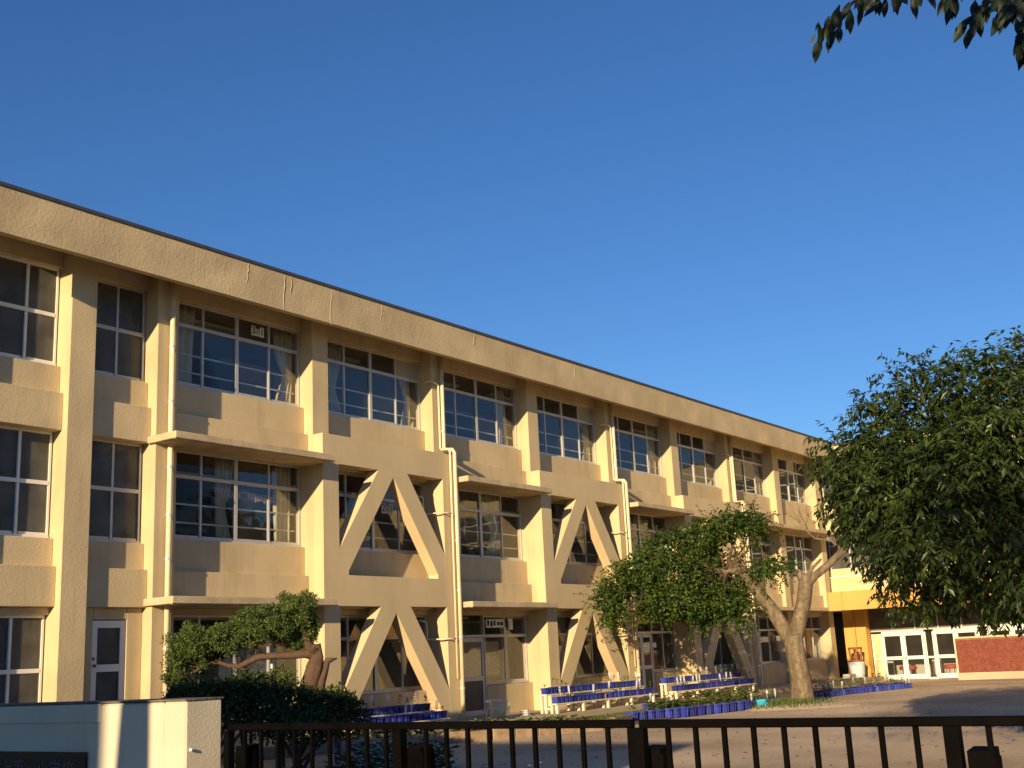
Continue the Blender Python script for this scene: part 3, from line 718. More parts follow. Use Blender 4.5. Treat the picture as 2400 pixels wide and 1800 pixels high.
pot_row(18.20, 22.25, 18.33, .498, 'blue plastic flower pot on the lower shelf beside the dark shrubs', 'lower shelf of the near stand', bot=lambda u: .2, step=.225)
pot_row(30.9, 32.7, 17.95, GZ+.05, 'blue plastic flower pot on the ground at the right end of the middle stand', 'pots at the end of the middle stand', bot=lambda u: .5)
def pot_line(pts, label, group, step=.22, rows=1, **k):
    for r in range(rows):
        for (ax, ay), (bx, by) in zip(pts, pts[1:]):
            L = math.hypot(bx-ax, by-ay); n = int(L/step); nx_, ny_ = -(by-ay)/L, (bx-ax)/L
            for i in range(n):
                u = (i+.5)/n
                pot(ax+(bx-ax)*u+nx_*r*.24, ay+(by-ay)*u+ny_*r*.24+R.uniform(-.02, .02), GZ+.05 if r else GZ, label, group, blabel='clear plastic bottle among the '+group, **k)
pot_line([(25.9, 15.55), (28.2, 15.15), (31.05, 14.68)], 'blue plastic flower pot in the ground row leading to the forked tree', 'pots along the garden bed edge', .325, plant=.35, bottle=.05, size=1.32)
pot_line([(31.45, 14.95), (34.2, 15.05)], 'blue plastic flower pot in the clump just left of the forked trunk', 'pots left of the trunk', .26, rows=2, plant=.9, tall=.3, bottle=.15)
pot_line([(35.6, 15.05), (39.0, 15.0), (43.6, 14.28)], 'blue plastic flower pot in the long ground row right of the forked trunk', 'pots right of the trunk', .25, rows=2, plant=1.0, tall=.55, bottle=.1)
c = link('flower_pot', POT.copy(), None, (31.32, 14.42, GZ), .1, 'single cyan plastic pot standing in the row of blue pots', 'flower pot'); c.data.materials.clear(); c.data.materials.append(MATS['cyan_plastic']); c.scale = (1.25, 1.25, 1.35)

ch = thing('plastic_chair', 'white plastic garden chair with a yellowish cushion before the ground floor door', 'chair', (24.85, 18.75, .3))
def cp(n, mb, m='white_plastic'): o = mb.obj(n, m, None, True); o.parent = ch; return o
for sx in (-.36, .36):
    cp('armrest', MB().tube([(sx, -.34, .40), (sx, -.30, .62), (sx*.98, -.1, .66), (sx, .34, .64)], .026, 8))
    for sy in (-.3, .3): cp('leg', MB().tube([(sx*1.05, sy*1.05, 0), (sx*.92, sy*.95, .42)], .024, 8))
cp('top_rail', MB().tube([(-.37, .33, .66), (-.2, .36, .70), (.2, .36, .69), (.37, .33, .64)], .028, 8))
cp('seat', MB().box(-.36, .36, -.30, .30, .38, .42)); cp('cushion', MB().box(-.2, .22, -.31, -.27, .10, .60), 'cushion')
ch.rotation_euler = (0, 0, -.6); ch.scale = (.66, .66, .66)
hose = [(25.75+.11*math.cos(a*.7), 18.55+.11*math.sin(a*.7), .315+.006*a) for a in range(26)]
MB().tube(hose, .012, 6).obj('coiled_hose', 'white_plastic', None, True, label='small coil of white hose on the pavement beside the plastic chair', cat='hose')
bn = MB().lathe((51.1, 18.95, .1), [(.28, 0), (.30, .02), (.36, .80), (.38, .82), (.38, .86), (.33, .86), (.31, .75), (.02, .72)], 16).obj('plastic_bin', 'pale_bin', None, True, label='pale blue grey plastic bin left of the orange entrance column', cat='bin')
st = thing('upturned_stool', 'brown wooden stool turned upside down on the pale bin', 'stool', (51.1, 18.95, .96))
MB().lathe((0, 0, 0), [(.02, 0), (.30, 0), (.32, .03), (.32, .07), (.02, .08)], 14).obj('seat', 'brown_wood').parent = st
for a in (.5, 2.0, 3.6, 5.2):
    MB().tube([(.2*math.cos(a), .2*math.sin(a), .07), (.27*math.cos(a), .27*math.sin(a), .62)], [.05, .035], 7).obj('leg', 'brown_wood').parent = st
MB().tube([(.25*math.cos(a*.4), .25*math.sin(a*.4), .58) for a in range(16)], .05, 6).obj('ring', 'brown_wood').parent = st
MB().box(50.0, 50.7, 18.9, 19.2, .3, .48).obj('grey_crate', 'panel_grey', None, label='low grey crate on the ground left of the pale bin', cat='crate')

# ------------------------------------------------------------------ kerb of the garden bed
def kerb(pts, label):
    t = thing('stone_kerb', label, 'kerb', (*pts[0], GZ))
    for (ax, ay), (bx, by) in zip(pts, pts[1:]):
        L = math.hypot(bx-ax, by-ay); n = max(1, round(L/.6)); d = Vector((bx-ax, by-ay, 0))/L
        for i in range(n):
            a = Vector((ax, ay, 0))+d*(L*i/n+.008); c = Vector((ax, ay, 0))+d*(L*(i+1)/n-.008)
            h = .26+R.uniform(-.012, .012)
            o = MB().bar(a+Vector((0, 0, GZ+h/2-.03)), c+Vector((0, 0, GZ+h/2-.03)), .15, h).obj('kerb_block', 'kerb_stone', t); bevel(o, .015)
kerb([(16.2, 18.0), (17.2, 17.6), (23.6, 14.85), (25.6, 15.3)], 'brown stone kerb edging the flower bed behind the gate')

# ------------------------------------------------------------------ vegetation
def rand_dir(r): 
    while True:
        v = Vector((r.uniform(-1,1), r.uniform(-1,1), r.uniform(-1,1)))
        if .05 < v.length < 1: return v.normalized()
def foliage(clumps, dens, l, w, droop=.5, seed=1, shell=.55, tilt=.5, twig=0):
    """leaves through the outer part of each clump (centre, radii)"""
    r = random.Random(seed); m = MB()
    for c, rad, *o in clumps:
        c = Vector(c); rad = Vector(rad) if hasattr(rad, '__len__') else Vector((rad, rad, rad*.8))
        k = o[0] if o else 1
        n = int(dens*k*(rad.x*rad.y + rad.y*rad.z + rad.x*rad.z))
        for _ in range(n):
            v = rand_dir(r); rr = shell + (1-shell)*r.random()**.6
            nz = 1 + .35*noise.noise(Vector((v.x*2+c.x, v.y*2+c.y, v.z*2+c.z)))
            p = c + Vector((v.x*rad.x, v.y*rad.y, v.z*rad.z))*rr*nz
            d = (v*.6 + rand_dir(r)*1.15 + Vector((0, 0, -droop*.8))).normalized()
            nr = (v*.5 + Vector((0, 0, .7)) + rand_dir(r)*tilt)
            s = r.uniform(.5, 1.35)
            m.leaf(p, d, nr, l*s, w*s)
    return m
def sprays(m, tips, n, l, w, seed, length=.35, droop=.6):
    """small leafy twigs: leaves set along a thin arching line"""
    r = random.Random(seed)
    for c, rad in tips:
        c = Vector(c); rad = Vector(rad) if hasattr(rad, '__len__') else Vector((rad,)*3)
        for _ in range(n):
            v = rand_dir(r); p = c + Vector((v.x*rad.x, v.y*rad.y, v.z*rad.z))*r.uniform(.72, 1.08)
            d = (v + Vector((0, 0, r.uniform(-.5, .35))) + rand_dir(r)*.4).normalized()
            q = p.copy()
            for i in range(7):
                q = q + d*length/7; d = (d + Vector((0, 0, -.09))).normalized()
                sd = d.cross(Vector((0, 0, 1)))
                sd = sd.normalized() if sd.length > .01 else Vector((1, 0, 0))
                for sg in (-1, 1):
                    m.leaf(q, d*.5 + sd*sg*.8 + Vector((0, 0, -droop*r.uniform(.3, 1.1)))+rand_dir(r)*.5, Vector((0, 0, 1)) + rand_dir(r)*.7, l*r.uniform(.5, 1.3), w*r.uniform(.6, 1.2))
    return m

# forked tree with a clipped-back maple crown
tx, ty = 32.75, 14.05
mt = thing('forked_tree', 'forked bare trunked tree with one leafy low limb in the yard', 'tree', (tx, ty, GZ))
def D(x, y, depth_y=14.05): return px(x, y, 'Y', depth_y)
def plane(x, y, X=tx, k=0.0):
    """point on the upright plane through the trunk facing the camera, shifted k metres away along the view"""
    d = _f*F_PX + _r*(x-1200) - _u*(y-900); n = Vector((tx, ty, 0)).normalized()
    o = Vector((0, 0, CAM_H)); t = (math.hypot(tx, ty)+k)/(d.x*n.x+d.y*n.y)
    return o + d*t
trunk = [plane(1882, 1655), plane(1880, 1630), plane(1876, 1590), plane(1868, 1550), plane(1862, 1515), plane(1858, 1490)]
m = MB(); m.tube(trunk, [.44, .33, .29, .28, .28, .30], 16, .05)
m.tube([plane(1862, 1510), plane(1835, 1470), plane(1808, 1428), plane(1780, 1392), plane(1752, 1355), plane(1745, 1335)], [.27, .22, .20, .185, .18, .15], 14, .05)
m.tube([plane(1860, 1505), plane(1872, 1460), plane(1884, 1410), plane(1888, 1372), plane(1892, 1345)], [.25, .22, .215, .21, .19], 14, .05)
m.tube([plane(1888, 1370), plane(1912, 1348), plane(1940, 1325), plane(1968, 1298), plane(1985, 1286)], [.16, .12, .11, .10, .085], 10, .05)
m.tube([plane(1886, 1368), plane(1874, 1345), plane(1868, 1335)], [.15, .11, .06], 8, .08)
m.tube([plane(1892, 1352), plane(1905, 1330), plane(1925, 1310)], [.06, .05, .03], 7)
m.tube([plane(1752, 1352), plane(1725, 1338), plane(1700, 1340), plane(1680, 1336)], [.14, .10, .09, .05], 9, .06)
m.tube([plane(1750, 1345), plane(1742, 1325), plane(1728, 1322)], [.10, .08, .05], 8, .05)
m.obj('trunk', 'bark_smooth', mt, True)
tw = MB(); rr = random.Random(5)
base = [plane(1880, 1262), plane(1905, 1270), plane(1960, 1262)]
tw.tube([plane(1975, 1292), plane(1950, 1268), plane(1910, 1262), plane(1885, 1240)], [.045, .04, .03, .018], 6)
def twig(a, d, ln, r0, lev):
    p = [a]; rad = [r0]
    for k in range(4):
        d = (d + rand_dir(rr)*.22).normalized(); p.append(p[-1]+d*ln/4); rad.append(r0*(1-.18*(k+1)))
    tw.tube(p, rad, 4)
    if lev:
        for _ in range(3): twig(p[rr.randint(1, 4)], (d + rand_dir(rr)*.75 + Vector((0, 0, .15))).normalized(), ln*.62, r0*.6, lev-1)
for bx, by, dx in ((1888, 1243, -.55), (1900, 1258, -.1), (1915, 1262, .2), (1935, 1266, .5), (1958, 1280, .2), (1890, 1245, .15)):
    twig(plane(bx, by), (_r*dx + Vector((0, 0, .8))).normalized(), .95, .016, 2)
tw.obj('bare_twigs', 'bark_smooth', mt)
def E(x, y, rx, rz, k=0.0, dn=1.0, ry=None): 
    s = 35.6/F_PX
    return (plane(x, y, k=k), (rx*s, (ry if ry else rx)*s*.9, rz*s), dn)
mc = [E(1560, 1290, 70, 42), E(1640, 1262, 75, 40, .3), E(1700, 1235, 55, 32, -.3), E(1760, 1225, 45, 25, .2, .8), E(1500, 1340, 70, 42, -.4),
      E(1455, 1375, 52, 40, 0, .9), E(1420, 1400, 36, 28, -.3, .8), E(1580, 1360, 80, 60, -.8), E(1660, 1340, 85, 60, .6), E(1600, 1408, 85, 48, -.4), E(1690, 1408, 70, 46, 0),
      E(1440, 1440, 38, 26, 0, .9), E(1540, 1425, 60, 34, .8), E(1730, 1390, 40, 36, .8), E(1790, 1335, 42, 22, -.5, .8), E(1815, 1320, 28, 18, .2, .7), E(1775, 1240, 26, 14, .3, .6),
      E(1650, 1438, 60, 28, .4), E(1740, 1435, 28, 22, 0, .7), E(1745, 1210, 22, 12, 0, .6)]
lm = foliage(mc, 900, .108, .082, .35, 11, .4, .6)
sprays(lm, [(c[0], c[1]) for c in mc], 34, .09, .065, 12, .5, .35)
lm.obj('crown', 'leaf_maple', mt)
br = MB(); rr = random.Random(9); hub = plane(1700, 1342)
for c in mc:
    e = Vector(c[0]); mid = hub.lerp(e, .5)+Vector((rr.uniform(-.2, .2), rr.uniform(-.2, .2), rr.uniform(-.1, .2)))
    br.tube([hub, mid, e], [.05, .03, .012], 5)
br.obj('branches', 'bark_red', mt)
# earth mound with grass at its foot
mo = MB()
for i in range(9):
    rr_ = i/8
    for k in range(28):
        a = 2*math.pi*k/28; ra = 1.9*rr_*(1+.10*math.sin(3*a)+.05*math.sin(7*a))
        mo.v.append((tx-.3+ra*math.cos(a)*1.05, ty-.25+ra*math.sin(a)*.85, GZ+.004+.12*(1-rr_**2)**1.0+(.02*noise.noise(Vector((i*.7, k*.6, 0))) if i < 8 else -.02)))
for i in range(8):
    for k in range(28): mo.f.append((i*28+k, i*28+(k+1)%28, (i+1)*28+(k+1)%28, (i+1)*28+k))
mo.obj('earth_mound', 'packed_earth', None, True, kind='structure')
def grass(n, fx, h, seed, name, m='grass_green', label='grass', w=.012):
    r = random.Random(seed); q = MB()
    for _ in range(n):
        p = fx(r); hh = h*r.uniform(.4, 1.2); d = Vector((r.uniform(-.5, .5), r.uniform(-.5, .5), 1))
        s = Vector((r.uniform(-1, 1), r.uniform(-1, 1), 0)).normalized()*w
        b = len(q.v); q.v += [tuple(p-s), tuple(p+s), tuple(p+d.normalized()*hh)]; q.f.append((b, b+1, b+2))
    return q.obj(name, m, None, label=label, cat='grass', kind='stuff')
grass(2600, lambda r: Vector((tx-.5+r.gauss(0, .55), ty+.05+r.gauss(0, .45), GZ+.05)), .20, 3, 'grass', label='grass tuft at the foot of the forked tree')

# big broadleaf tree on the right, trunk outside the picture
BD = 17.0
bt = thing('broadleaf_tree', 'large dark green broadleaf tree filling the right of the yard', 'tree', (17.3, 2.2, GZ))
B0 = Vector((17.3, 2.2, 0))
def bp(x, y, k=0.0):
    x += 42; y += 26*max(0, min(1, (1200-y)/250))
    d = _f*F_PX + _r*(x-1200) - _u*(y-900); n = B0.normalized(); o = Vector((0, 0, CAM_H))
    return o + d*((BD+k)/(d.x*n.x+d.y*n.y))
def BE(x, y, rx, rz, k=0.0, dn=1.0):
    k *= .6; s = (BD+k)/F_PX; return (bp(x, y, k), (rx*s, rx*s, rz*s), dn)
rr = random.Random(21); cl = []
outl = [(1960, 1085), (1990, 1010), (2030, 960), (2090, 920), (2160, 900), (2240, 870), (2320, 850), (2400, 850), (2480, 860), (2560, 890),
        (1935, 1050), (1965, 1140), (1985, 1200), (2005, 1240), (2045, 1285), (2090, 1320), (2140, 1345), (2200, 1350), (2260, 1370), (2330, 1380), (2400, 1345), (2480, 1340)]
for x, y in outl: cl.append(BE(x+12, y, rr.uniform(42, 58), rr.uniform(30, 42), rr.uniform(-1.5, 2.5), .9))
for i in range(92):
    x = rr.uniform(1985, 2700); y = rr.uniform(880, 1400)
    lo = 1010-(x-1990)*.55 if x < 2240 else 880
    hi = 1180+(x-1985)*.9 if x < 2180 else 1355
    if not (max(lo, 890) < y < min(hi, 1355)): continue
    cl.append(BE(x, y, rr.uniform(48, 85), rr.uniform(34, 55), rr.uniform(-3.2, 3.5), .85))
fo = foliage(cl, 190, .145, .060, .8, 31, .45, .7)
sprays(fo, [(c[0], c[1]) for c in cl], 40, .14, .052, 32, .42, .9)
top = [(2255, 822), (2230, 838), (2340, 815), (2385, 805), (2060, 852), (2095, 840), (2005, 912), (2110, 838), (2290, 830), (2400, 835), (1995, 918), (2060, 880), (2150, 870)]
sprays(fo, [(bp(x, y), (.16, .16, .12)) for x, y in top], 9, .105, .04, 33, .26, .9)
sprays(fo, [(bp(x, y), (.13, .13, .12)) for x, y in ((2030, 1345), (2040, 1372), (2065, 1400), (2110, 1400), (2085, 1420), (1920, 1062), (1905, 1075))], 10, .105, .036, 34, .24, .9)
fo.obj('crown', 'leaf_broad', bt)
lb = MB(); hub = Vector((17.3, 2.3, 2.2))
lb.tube([(17.3, 2.2, GZ), (17.33, 2.2, .6), (17.3, 2.25, 1.4), hub], [.36, .27, .24, .25], 14, .06)
lb.obj('trunk', 'bark_dark', bt, True)
lb = MB()
for i, c in enumerate(cl):
    if i % 2: continue
    e = Vector(c[0]); mid = hub.lerp(e, .5)+Vector((rr.uniform(-.4, .4), rr.uniform(-.4, .4), rr.uniform(-.1, .7)))
    lb.tube([hub, mid, e], [.07, .035, .008], 5)
for x, y in top: lb.tube([bp(x+18, y+85), bp(x+5, y+40), bp(x, y)], [.014, .009, .004], 4)
lb.obj('branches', 'bark_dark', bt)

# overhanging cherry branch close to the camera; the tree stands to the right of the photographer
ct = thing('cherry_tree', 'leafy cherry branch hanging into the top right corner', 'tree', (3.2, -3.4, GZ))
def near(x, y, d):
    v = (_f*F_PX + _r*(x-1200) - _u*(y-900)).normalized(); return Vector((0, 0, CAM_H)) + v*d
ct_m = MB(); fork = Vector((3.3, -3.2, 3.0))
ct_m.tube([(3.2, -3.4, GZ), (3.22, -3.38, .8), (3.25, -3.3, 2.0), fork], [.27, .2, .18, .17], 12, .06)
A = near(2560, -260, 7.4); Bq = near(2320, -70, 7.3); Cq = near(2080, -30, 7.2); Dq = near(1960, 30, 7.2)
ct_m.tube([fork, fork.lerp(A, .5)+Vector((0, 0, .7)), A, Bq], [.12, .09, .05, .022], 8)
ct_m.obj('trunk', 'bark_dark', ct, True)
tws = [[Bq, Cq, near(2000, 5, 7.2), near(1950, 50, 7.2), near(1925, 78, 7.2)],
       [A, near(2420, -60, 7.0), near(2330, 0, 7.0), near(2280, 25, 7.0)],
       [A, near(2520, -20, 6.8), near(2440, 60, 6.8), near(2395, 95, 6.8)],
       [Bq, near(2250, -40, 7.3), near(2215, -10, 7.3)], [A, near(2480, -40, 6.7), near(2400, 10, 6.7), near(2360, 28, 6.7)]]
tm = MB()
for p in tws: tm.tube(p, [.02, .014, .010, .007, .004][:len(p)], 6)
tm.obj('twigs', 'bark_dark', ct)
lf = MB(); yl = MB(); rr = random.Random(41)
def big_leaf(mb, p, d, l, w):
    d = d.normalized(); f = (p-Vector((0, 0, CAM_H))).normalized()
    sd = d.cross(f + rand_dir(rr)*.7).normalized(); up = sd.cross(d)
    b = len(mb.v); prof = [(0, .04), (.12, .38), (.35, .92), (.55, 1.0), (.75, .72), (.9, .3), (1.0, .02)]
    for t, ww in prof:
        cpos = p + d*l*t + Vector((0, 0, -.10*l*t*t))
        mb.v += [tuple(cpos - sd*w*.5*ww + up*w*.10*ww), tuple(cpos), tuple(cpos + sd*w*.5*ww + up*w*.10*ww)]
    for i in range(len(prof)-1):
        a = b+i*3; mb.f += [(a, a+1, a+4, a+3), (a+1, a+2, a+5, a+4)]
def leaves_on(path, n, l, w, young=0):
    for i in range(n):
        u = rr.random()*(len(path)-1); k = min(int(u), len(path)-2); p = path[k].lerp(path[k+1], u-k)
        d = Vector((0, 0, -1)) + (path[k+1]-path[k]).normalized()*.5 + rand_dir(rr)*.45
        s = rr.uniform(.7, 1.15)
        big_leaf(yl if (u > len(path)-1-young) else lf, p + rand_dir(rr)*.055, d, l*s, w*s)
leaves_on(tws[0][1:], 24, .125, .044, .0); leaves_on(tws[0][3:], 13, .085, .024, .6)
leaves_on([Bq, Cq, tws[0][2]], 20, .12, .044)
leaves_on(tws[1][1:], 13, .13, .05); leaves_on(tws[2][1:], 14, .13, .05); leaves_on(tws[3][1:], 9, .12, .042); leaves_on(tws[4][1:], 15, .125, .052)
for x, y in ((2328, 40), (2395, 52), (2372, 25)): big_leaf(yl, near(x, y, 6.9), Vector((.1, .1, -1)), .07, .035)
for x, y, n in ((2270, 55, 5), (2300, 30, 7), (2285, 85, 4), (2325, 20, 8), (2345, 55, 6), (2375, 20, 9), (2395, 60, 6), (2390, 110, 5), (2398, 135, 4), (2215, 15, 4), (2230, 10, 4), (2180, 2, 5), (2140, 0, 6), (2100, 8, 6), (2050, 20, 6), (2350, 5, 8), (2395, 10, 8)):
    for _ in range((n+2)//3):
        p = near(x+rr.uniform(-14, 14), y-28+rr.uniform(-12, 12), rr.uniform(6.8, 7.2))
        big_leaf(lf, p, Vector((0, 0, -1))+rand_dir(rr)*.5+_r*rr.uniform(-.5, .1), .125*rr.uniform(.75, 1.15), .044)
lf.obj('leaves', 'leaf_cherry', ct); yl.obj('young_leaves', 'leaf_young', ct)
# its unseen crown overhead
rr = random.Random(43)
cc = [((3.0+rr.uniform(-2.0, 1.6), -3.9+rr.uniform(-2.4, 1.8), 5.2+rr.uniform(-.5, 1.8)), (.9, .9, .6), 1) for _ in range(22)]
cc += [((rr.uniform(-1.6, 2.4), rr.uniform(-.6, 2.4), rr.uniform(5.6, 6.8)), (.8, .8, .5), 1.5) for _ in range(13)]
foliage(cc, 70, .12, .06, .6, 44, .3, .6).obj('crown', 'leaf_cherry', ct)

# cloud pruned tree in front of the first bay
nt = thing('pruned_tree', 'cloud pruned evergreen with layered green pads and a bare crooked limb', 'tree', (16.4, 15.17, GZ))
NB = Vector((16.4, 15.17, 0)); ND = NB.length
def np_(x, y, k=0.0):
    d = _f*F_PX + _r*(x-1200) - _u*(y-900); n = NB.normalized(); o = Vector((0, 0, CAM_H))
    return o + d*((ND+k)/(d.x*n.x+d.y*n.y))
m = MB()
m.tube([np_(722, 1680), np_(722, 1640), np_(728, 1600), np_(738, 1565), np_(742, 1540), np_(738, 1510)], [.20, .165, .15, .14, .12, .09], 16, .3)
m.tube([np_(745, 1650), np_(752, 1600), np_(760, 1570), np_(768, 1548), np_(790, 1543)], [.11, .10, .085, .07, .012], 9, .12)
m.tube([np_(738, 1530), np_(720, 1510), np_(712, 1480), np_(716, 1440), np_(712, 1410)], [.12, .09, .07, .05, .03], 8, .1)
m.tube([np_(742, 1535), np_(715, 1532), np_(680, 1536), np_(640, 1537), np_(605, 1540), np_(580, 1552), np_(560, 1563), np_(535, 1560), np_(510, 1552), np_(480, 1556), np_(455, 1575), np_(430, 1585)],
       [.10, .075, .065, .06, .06, .055, .05, .04, .035, .03, .022, .012], 8, .1)
m.tube([np_(560, 1563), np_(572, 1570), np_(585, 1566)], [.03, .025, .01], 6)
for a in ([(556, 1562), (553, 1530), (553, 1498)], [(600, 1540), (600, 1515), (597, 1490)], [(515, 1552), (516, 1535), (535, 1515)], [(508, 1552), (504, 1535)], [(670, 1530), (660, 1515), (655, 1500)], [(455, 1572), (430, 1550), (415, 1530)], [(480, 1556), (450, 1540), (430, 1520)]):
    m.tube([np_(*q) for q in a], [.022, .016, .008][:len(a)], 5)
m.obj('trunk', 'bark_red', nt, True)
s = ND/F_PX
def NE(x, y, rx, rz, k=0.0, dn=1.0): return (np_(x, y, k), (rx*s, rx*s*.9, rz*s), dn)
pads = [NE(695, 1415, 42, 22), NE(665, 1432, 34, 18, .1), NE(715, 1408, 22, 18), NE(640, 1448, 48, 24, -.2), NE(590, 1468, 45, 26), NE(620, 1470, 42, 22, .3), NE(675, 1465, 46, 24, -.2), NE(710, 1490, 32, 22, .1), NE(705, 1452, 30, 20),
        NE(570, 1485, 40, 22, .2), NE(520, 1488, 44, 22), NE(480, 1495, 44, 26, -.2), NE(450, 1515, 34, 24, .2), NE(425, 1540, 26, 26), NE(412, 1575, 20, 24), NE(416, 1590, 26, 12, -.2),
        NE(690, 1500, 30, 16, .2), NE(600, 1495, 30, 12), NE(735, 1490, 16, 14), NE(545, 1505, 26, 12, .3), NE(505, 1512, 24, 10)]
pads += [NE(430, 1510, 36, 30, -.1), NE(470, 1540, 40, 26, .2, .7), NE(440, 1560, 34, 28, .2, .8), NE(405, 1560, 18, 34), NE(520, 1510, 50, 20, .1), NE(560, 1465, 34, 22), NE(610, 1440, 36, 22, .2), NE(650, 1470, 50, 26, .3), NE(700, 1435, 36, 22, -.2), NE(600, 1480, 50, 22, -.3), NE(690, 1478, 44, 24, .3), NE(720, 1505, 24, 20, .2), NE(425, 1600, 26, 10, .1),
         NE(445, 1500, 46, 30, 0), NE(485, 1515, 50, 28, .15), NE(425, 1540, 34, 36, -.15), NE(465, 1530, 36, 26, -.2), NE(560, 1485, 44, 26, -.2), NE(520, 1500, 46, 26, -.2), NE(640, 1455, 50, 28, 0), NE(600, 1460, 46, 26, -.1), NE(690, 1470, 46, 30, 0), NE(725, 1470, 24, 26, .1), NE(715, 1430, 28, 20, .1), NE(412, 1600, 22, 14, 0)]
rq = random.Random(52); tufts = []
for c, rad, dn in pads:
    for _ in range(12):
        v = rand_dir(rq)*rq.uniform(.5, 1.0)
        tufts.append((Vector(c)+Vector((v.x*rad[0], v.y*rad[1], v.z*rad[2]))*1.15, (rad[0]*.40, rad[1]*.40, rad[2]*.52), dn))
nf = foliage(tufts, 4000, .050, .022, -.5, 51, .25, .8)
nf.obj('foliage_pads', 'needle', nt)
# wooden prop under the limb
MB().tube([np_(637, 1640, .3), np_(637, 1512, .3)], .022, 8).obj('support_post', 'white_plastic', None, True, label='thin white post propping the limb of the pruned tree', cat='post')

# low shrubs below it
def shrub(name, cl, seed, label, m='hedge_leaf', dens=2300, l=.08, w=.045, loc=None):
    t = thing(name, label, 'shrub', loc or (*Vector(cl[0][0]).xy, GZ), 'shrubs in the garden')
    foliage(cl, dens, l, w, -.15, seed, .35, .8).obj('foliage', m, t)
    st = MB(); rr = random.Random(seed); b = Vector((Vector(cl[0][0]).x, Vector(cl[0][0]).y, GZ))
    for c in cl:
        e = Vector(c[0]); st.tube([b+Vector((rr.uniform(-.1, .1), rr.uniform(-.1, .1), 0)), b.lerp(e, .6), e], [.04, .025, .01], 5)
    st.obj('stems', 'bark_dark', t)
def G(x, y, X, Y, rx, rz, dn=1.0):
    dist = math.hypot(X, Y); B = Vector((X, Y, 0)); d = _f*F_PX + _r*(x-1200) - _u*(y-900); n = B.normalized()
    p = Vector((0, 0, CAM_H)) + d*(dist/(d.x*n.x+d.y*n.y)); sc = dist/F_PX
    return (p, (rx*sc, rx*sc*.9, rz*sc), dn)
shrub('juniper_shrub', [G(480, 1640, 14.2, 15.4, 75, 40), G(430, 1640, 14, 15.4, 50, 30), G(560, 1625, 14.4, 15.2, 70, 45), G(540, 1665, 14.2, 15, 80, 40), G(620, 1650, 14.6, 14.8, 70, 45), G(600, 1610, 14.8, 15.2, 50, 30)], 61, 'wide low dark shrub with a lit top under the pruned tree')
shrub('juniper_shrub', [G(690, 1650, 15.2, 14.2, 75, 42), G(650, 1690, 14.8, 14.0, 80, 40), G(760, 1660, 15.6, 14.0, 70, 42), G(720, 1700, 15, 13.8, 90, 40), G(820, 1680, 16, 13.8, 55, 38), G(800, 1650, 16, 13.9, 40, 30)], 62, 'dark rounded shrub right of the pruned tree trunk behind the gate')
shrub('leafy_shrub', [G(655, 1595, 15.9, 15.2, 40, 26, .8), G(670, 1610, 15.9, 15.2, 30, 22, .8)], 63, 'small bright leafy shrub at the foot of the pruned tree', 'grass_green', 1500, .10, .05)
shrub('leafy_shrub', [G(590, 1602, 15.2, 15.4, 60, 18, .9), G(540, 1612, 15, 15.4, 50, 16, .9)], 64, 'light green low shrub left of the pruned tree trunk', 'needle', 2000, .08, .04)
shrub('leafy_shrub', [G(785, 1630, 16.6, 14.9, 26, 26, .8), G(805, 1650, 16.6, 14.8, 30, 20, .8)], 65, 'small light shrub right of the pruned tree trunk', 'grass_green', 1300, .09, .05)

# flowers and ground cover
def scatter(n, fx, l, seed, name, m, label, cat='flowers', up=.6):
    r = random.Random(seed); q = MB()
    for _ in range(n):
        p = fx(r)
        for k in range(4):
            a = 6.28*k/4 + r.uniform(0, 1)
            q.leaf(p, Vector((math.cos(a), math.sin(a), r.uniform(.0, up))), Vector((0, 0, 1)), l*r.uniform(.6, 1.2), l*.7)
    return q.obj(name, m, None, label=label, cat=cat, kind='stuff')
def near_bed(r):
    u = r.random(); v = r.random()
    return Vector((9.5+u*5.6+v*.8, 9.4+u*4.6-v*.4+r.uniform(-.7, .7), 0))
rr = random.Random(70)
scatter(2600, lambda r: near_bed(r)+Vector((0, 0, GZ+r.random()**1.5*.42)), .11, 71, 'ground_cover', 'hedge_leaf', 'dark leafy ground cover behind the gate', 'plants')
cen = [near_bed(rr) for _ in range(16)]
def clus(r, cs, sp=.35, z0=.28, z1=.50):
    c = r.choice(cs); return Vector((c.x+r.gauss(0, sp), c.y+r.gauss(0, sp), GZ+r.uniform(z0, z1)))
scatter(520, lambda r: clus(r, cen[:5]), .035, 72, 'white_flowers', 'petal_white', 'small white flowers in the shaded bed behind the gate')
scatter(560, lambda r: clus(r, cen[5:10]), .035, 73, 'purple_flowers', 'petal_purple', 'small purple flowers in the shaded bed behind the gate')
scatter(420, lambda r: clus(r, cen[10:14]), .04, 74, 'pale_blue_flowers', 'petal_blue', 'pale blue flowers in the shaded bed behind the gate')
scatter(90, lambda r: clus(r, cen[14:]), .04, 75, 'yellow_flowers', 'petal_yellow', 'few yellow flowers in the shaded bed behind the gate')
def back_bed(r, a=0.0, b=1.0):
    u = a+(b-a)*r.random(); x = 17.5+(23.6-17.5)*u; y = 17.5+(14.9-17.5)*u
    return Vector((x+r.uniform(.1, .9)*.4, y+r.uniform(.15, 1.4), GZ+.05))
scatter(900, lambda r: back_bed(r)+Vector((0, 0, r.uniform(0, .28))), .10, 76, 'bed_plants', 'grass_green', 'bright green plants along the stone kerb', 'plants')
scatter(70, lambda r: back_bed(r, .45, .95)+Vector((0, 0, r.uniform(.2, .34))), .05, 77, 'marigolds', 'petal_yellow', 'pale yellow flowers above the stone kerb')
scatter(40, lambda r: back_bed(r, .55, .95)+Vector((0, 0, r.uniform(.2, .34))), .05, 78, 'kerb_daisies', 'petal_white', 'white flowers above the stone kerb')
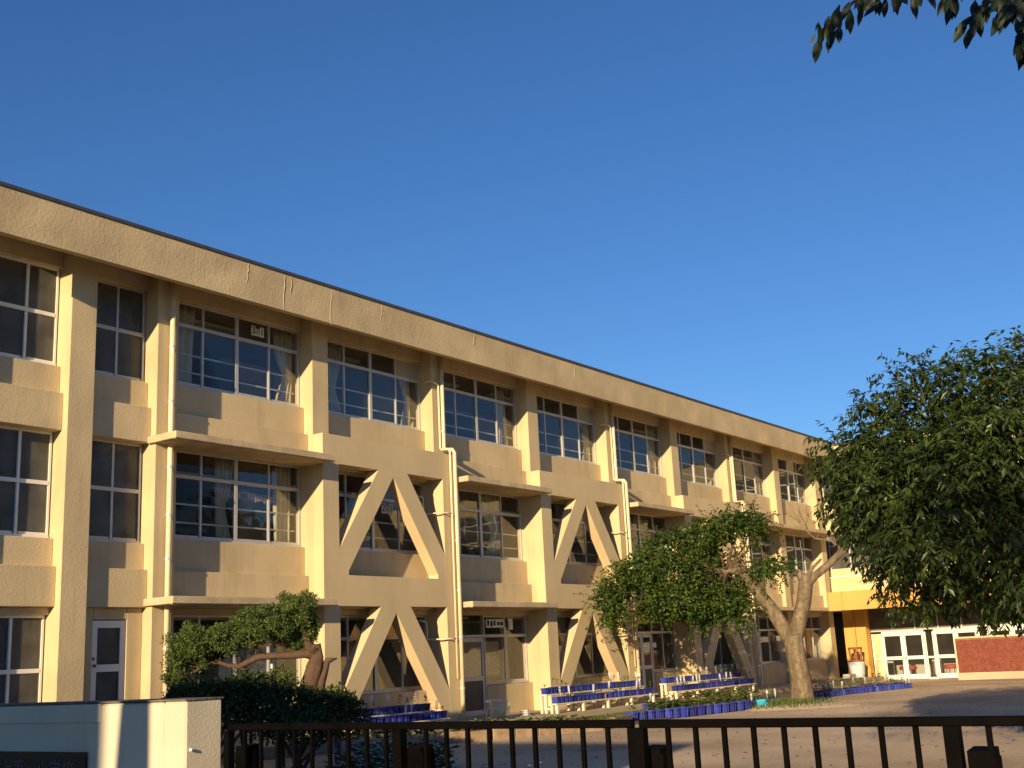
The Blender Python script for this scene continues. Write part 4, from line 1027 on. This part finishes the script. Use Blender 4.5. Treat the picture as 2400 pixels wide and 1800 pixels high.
grass(1500, lambda r: Vector((r.uniform(24, 31.5), r.uniform(15.6, 18.0), GZ+.05)), .10, 79, 'bed_grass', label='thin grass on the earth of the garden bed')
scatter(420, lambda r: Vector((32.4+r.gauss(0, .8), 16.1+r.gauss(0, .4), GZ+.05+r.uniform(0, .4))), .12, 80, 'vegetable_leaves', 'seedling', 'pale green leafy vegetables left of the forked trunk', 'plants')
scatter(300, lambda r: Vector((29.8+r.gauss(0, .5), 16.4+r.gauss(0, .3), GZ+.05+r.uniform(0, .28))), .12, 81, 'squash_leaves', 'grass_green', 'green leaves on the bare earth of the garden bed', 'plants')

# ------------------------------------------------------------------ across the street, outside the picture: what shades the gate
hs_ = thing('neighbour_house', 'plain house across the street that shades the gate', 'house', (-12, 9, GZ))
MB().box(-16, -10, 2.65, 12.6, GZ, 6.7).obj('wall', 'house_wall', hs_)
MB().box(-16.3, -9.8, 2.57, 12.8, 6.7, 7.25).obj('roof', 'roof_metal', hs_)
MB().tube([(-2.2, 4.40, GZ), (-2.2, 4.42, 1.2), (-2.2, 4.48, 2.4), (-2.2, 4.44, 3.45)], [.2, .17, .19, .13], 14).obj('shadow_post', 'shadow_post_grey', None, True, label='unseen post added to cast a shadow strip on the gate wall', cat='post')  # unseen blocker, added for the narrow shadow on the gate wall

rw = random.Random(90); wc = []
for i in range(120):
    x = rw.uniform(5, 75); wc.append(((x, rw.uniform(-42, -34), rw.uniform(1, 13)+3*math.sin(x*.21)), (3.2, 3.2, 2.6), 1))
foliage(wc, 7, .9, .6, .3, 91, .3, .6).obj('far_wood', 'leaf_broad', None, label='dark belt of trees far behind the photographer', cat='wood', kind='stuff')

pc = thing('paper_garland', 'row of small pinkish papers strung across the left second floor window', 'garland', (17.2, 20.62, 5.80))
for i in range(22):
    if i in (8, 9, 16): continue
    o = MB().box(i*.095, i*.095+.07, -.002, .002, -.16-.03*math.sin(i*1.7)-i*.004, -.02-i*.004).obj('paper_strip', 'garland_pink'); o.parent = pc
o = MB().tube([(-.05, 0, 0), (1.0, 0, -.04), (2.15, 0, -.09)], .004, 5).obj('string', 'paper'); o.parent = pc


rl = random.Random(97); lit = MB()
for _ in range(700):
    p = Vector((rl.uniform(12, 46), rl.uniform(3, 14.4), GZ+.006)); a = rl.uniform(0, 6.28)
    lit.leaf(p, Vector((math.cos(a), math.sin(a), .05)), Vector((rl.uniform(-.3, .3), rl.uniform(-.3, .3), 1)), rl.uniform(.05, .1), rl.uniform(.03, .05))
lit.obj('leaf_litter', 'bark_red', None, label='scattered dry leaves lying on the packed yard', cat='leaves', kind='stuff')
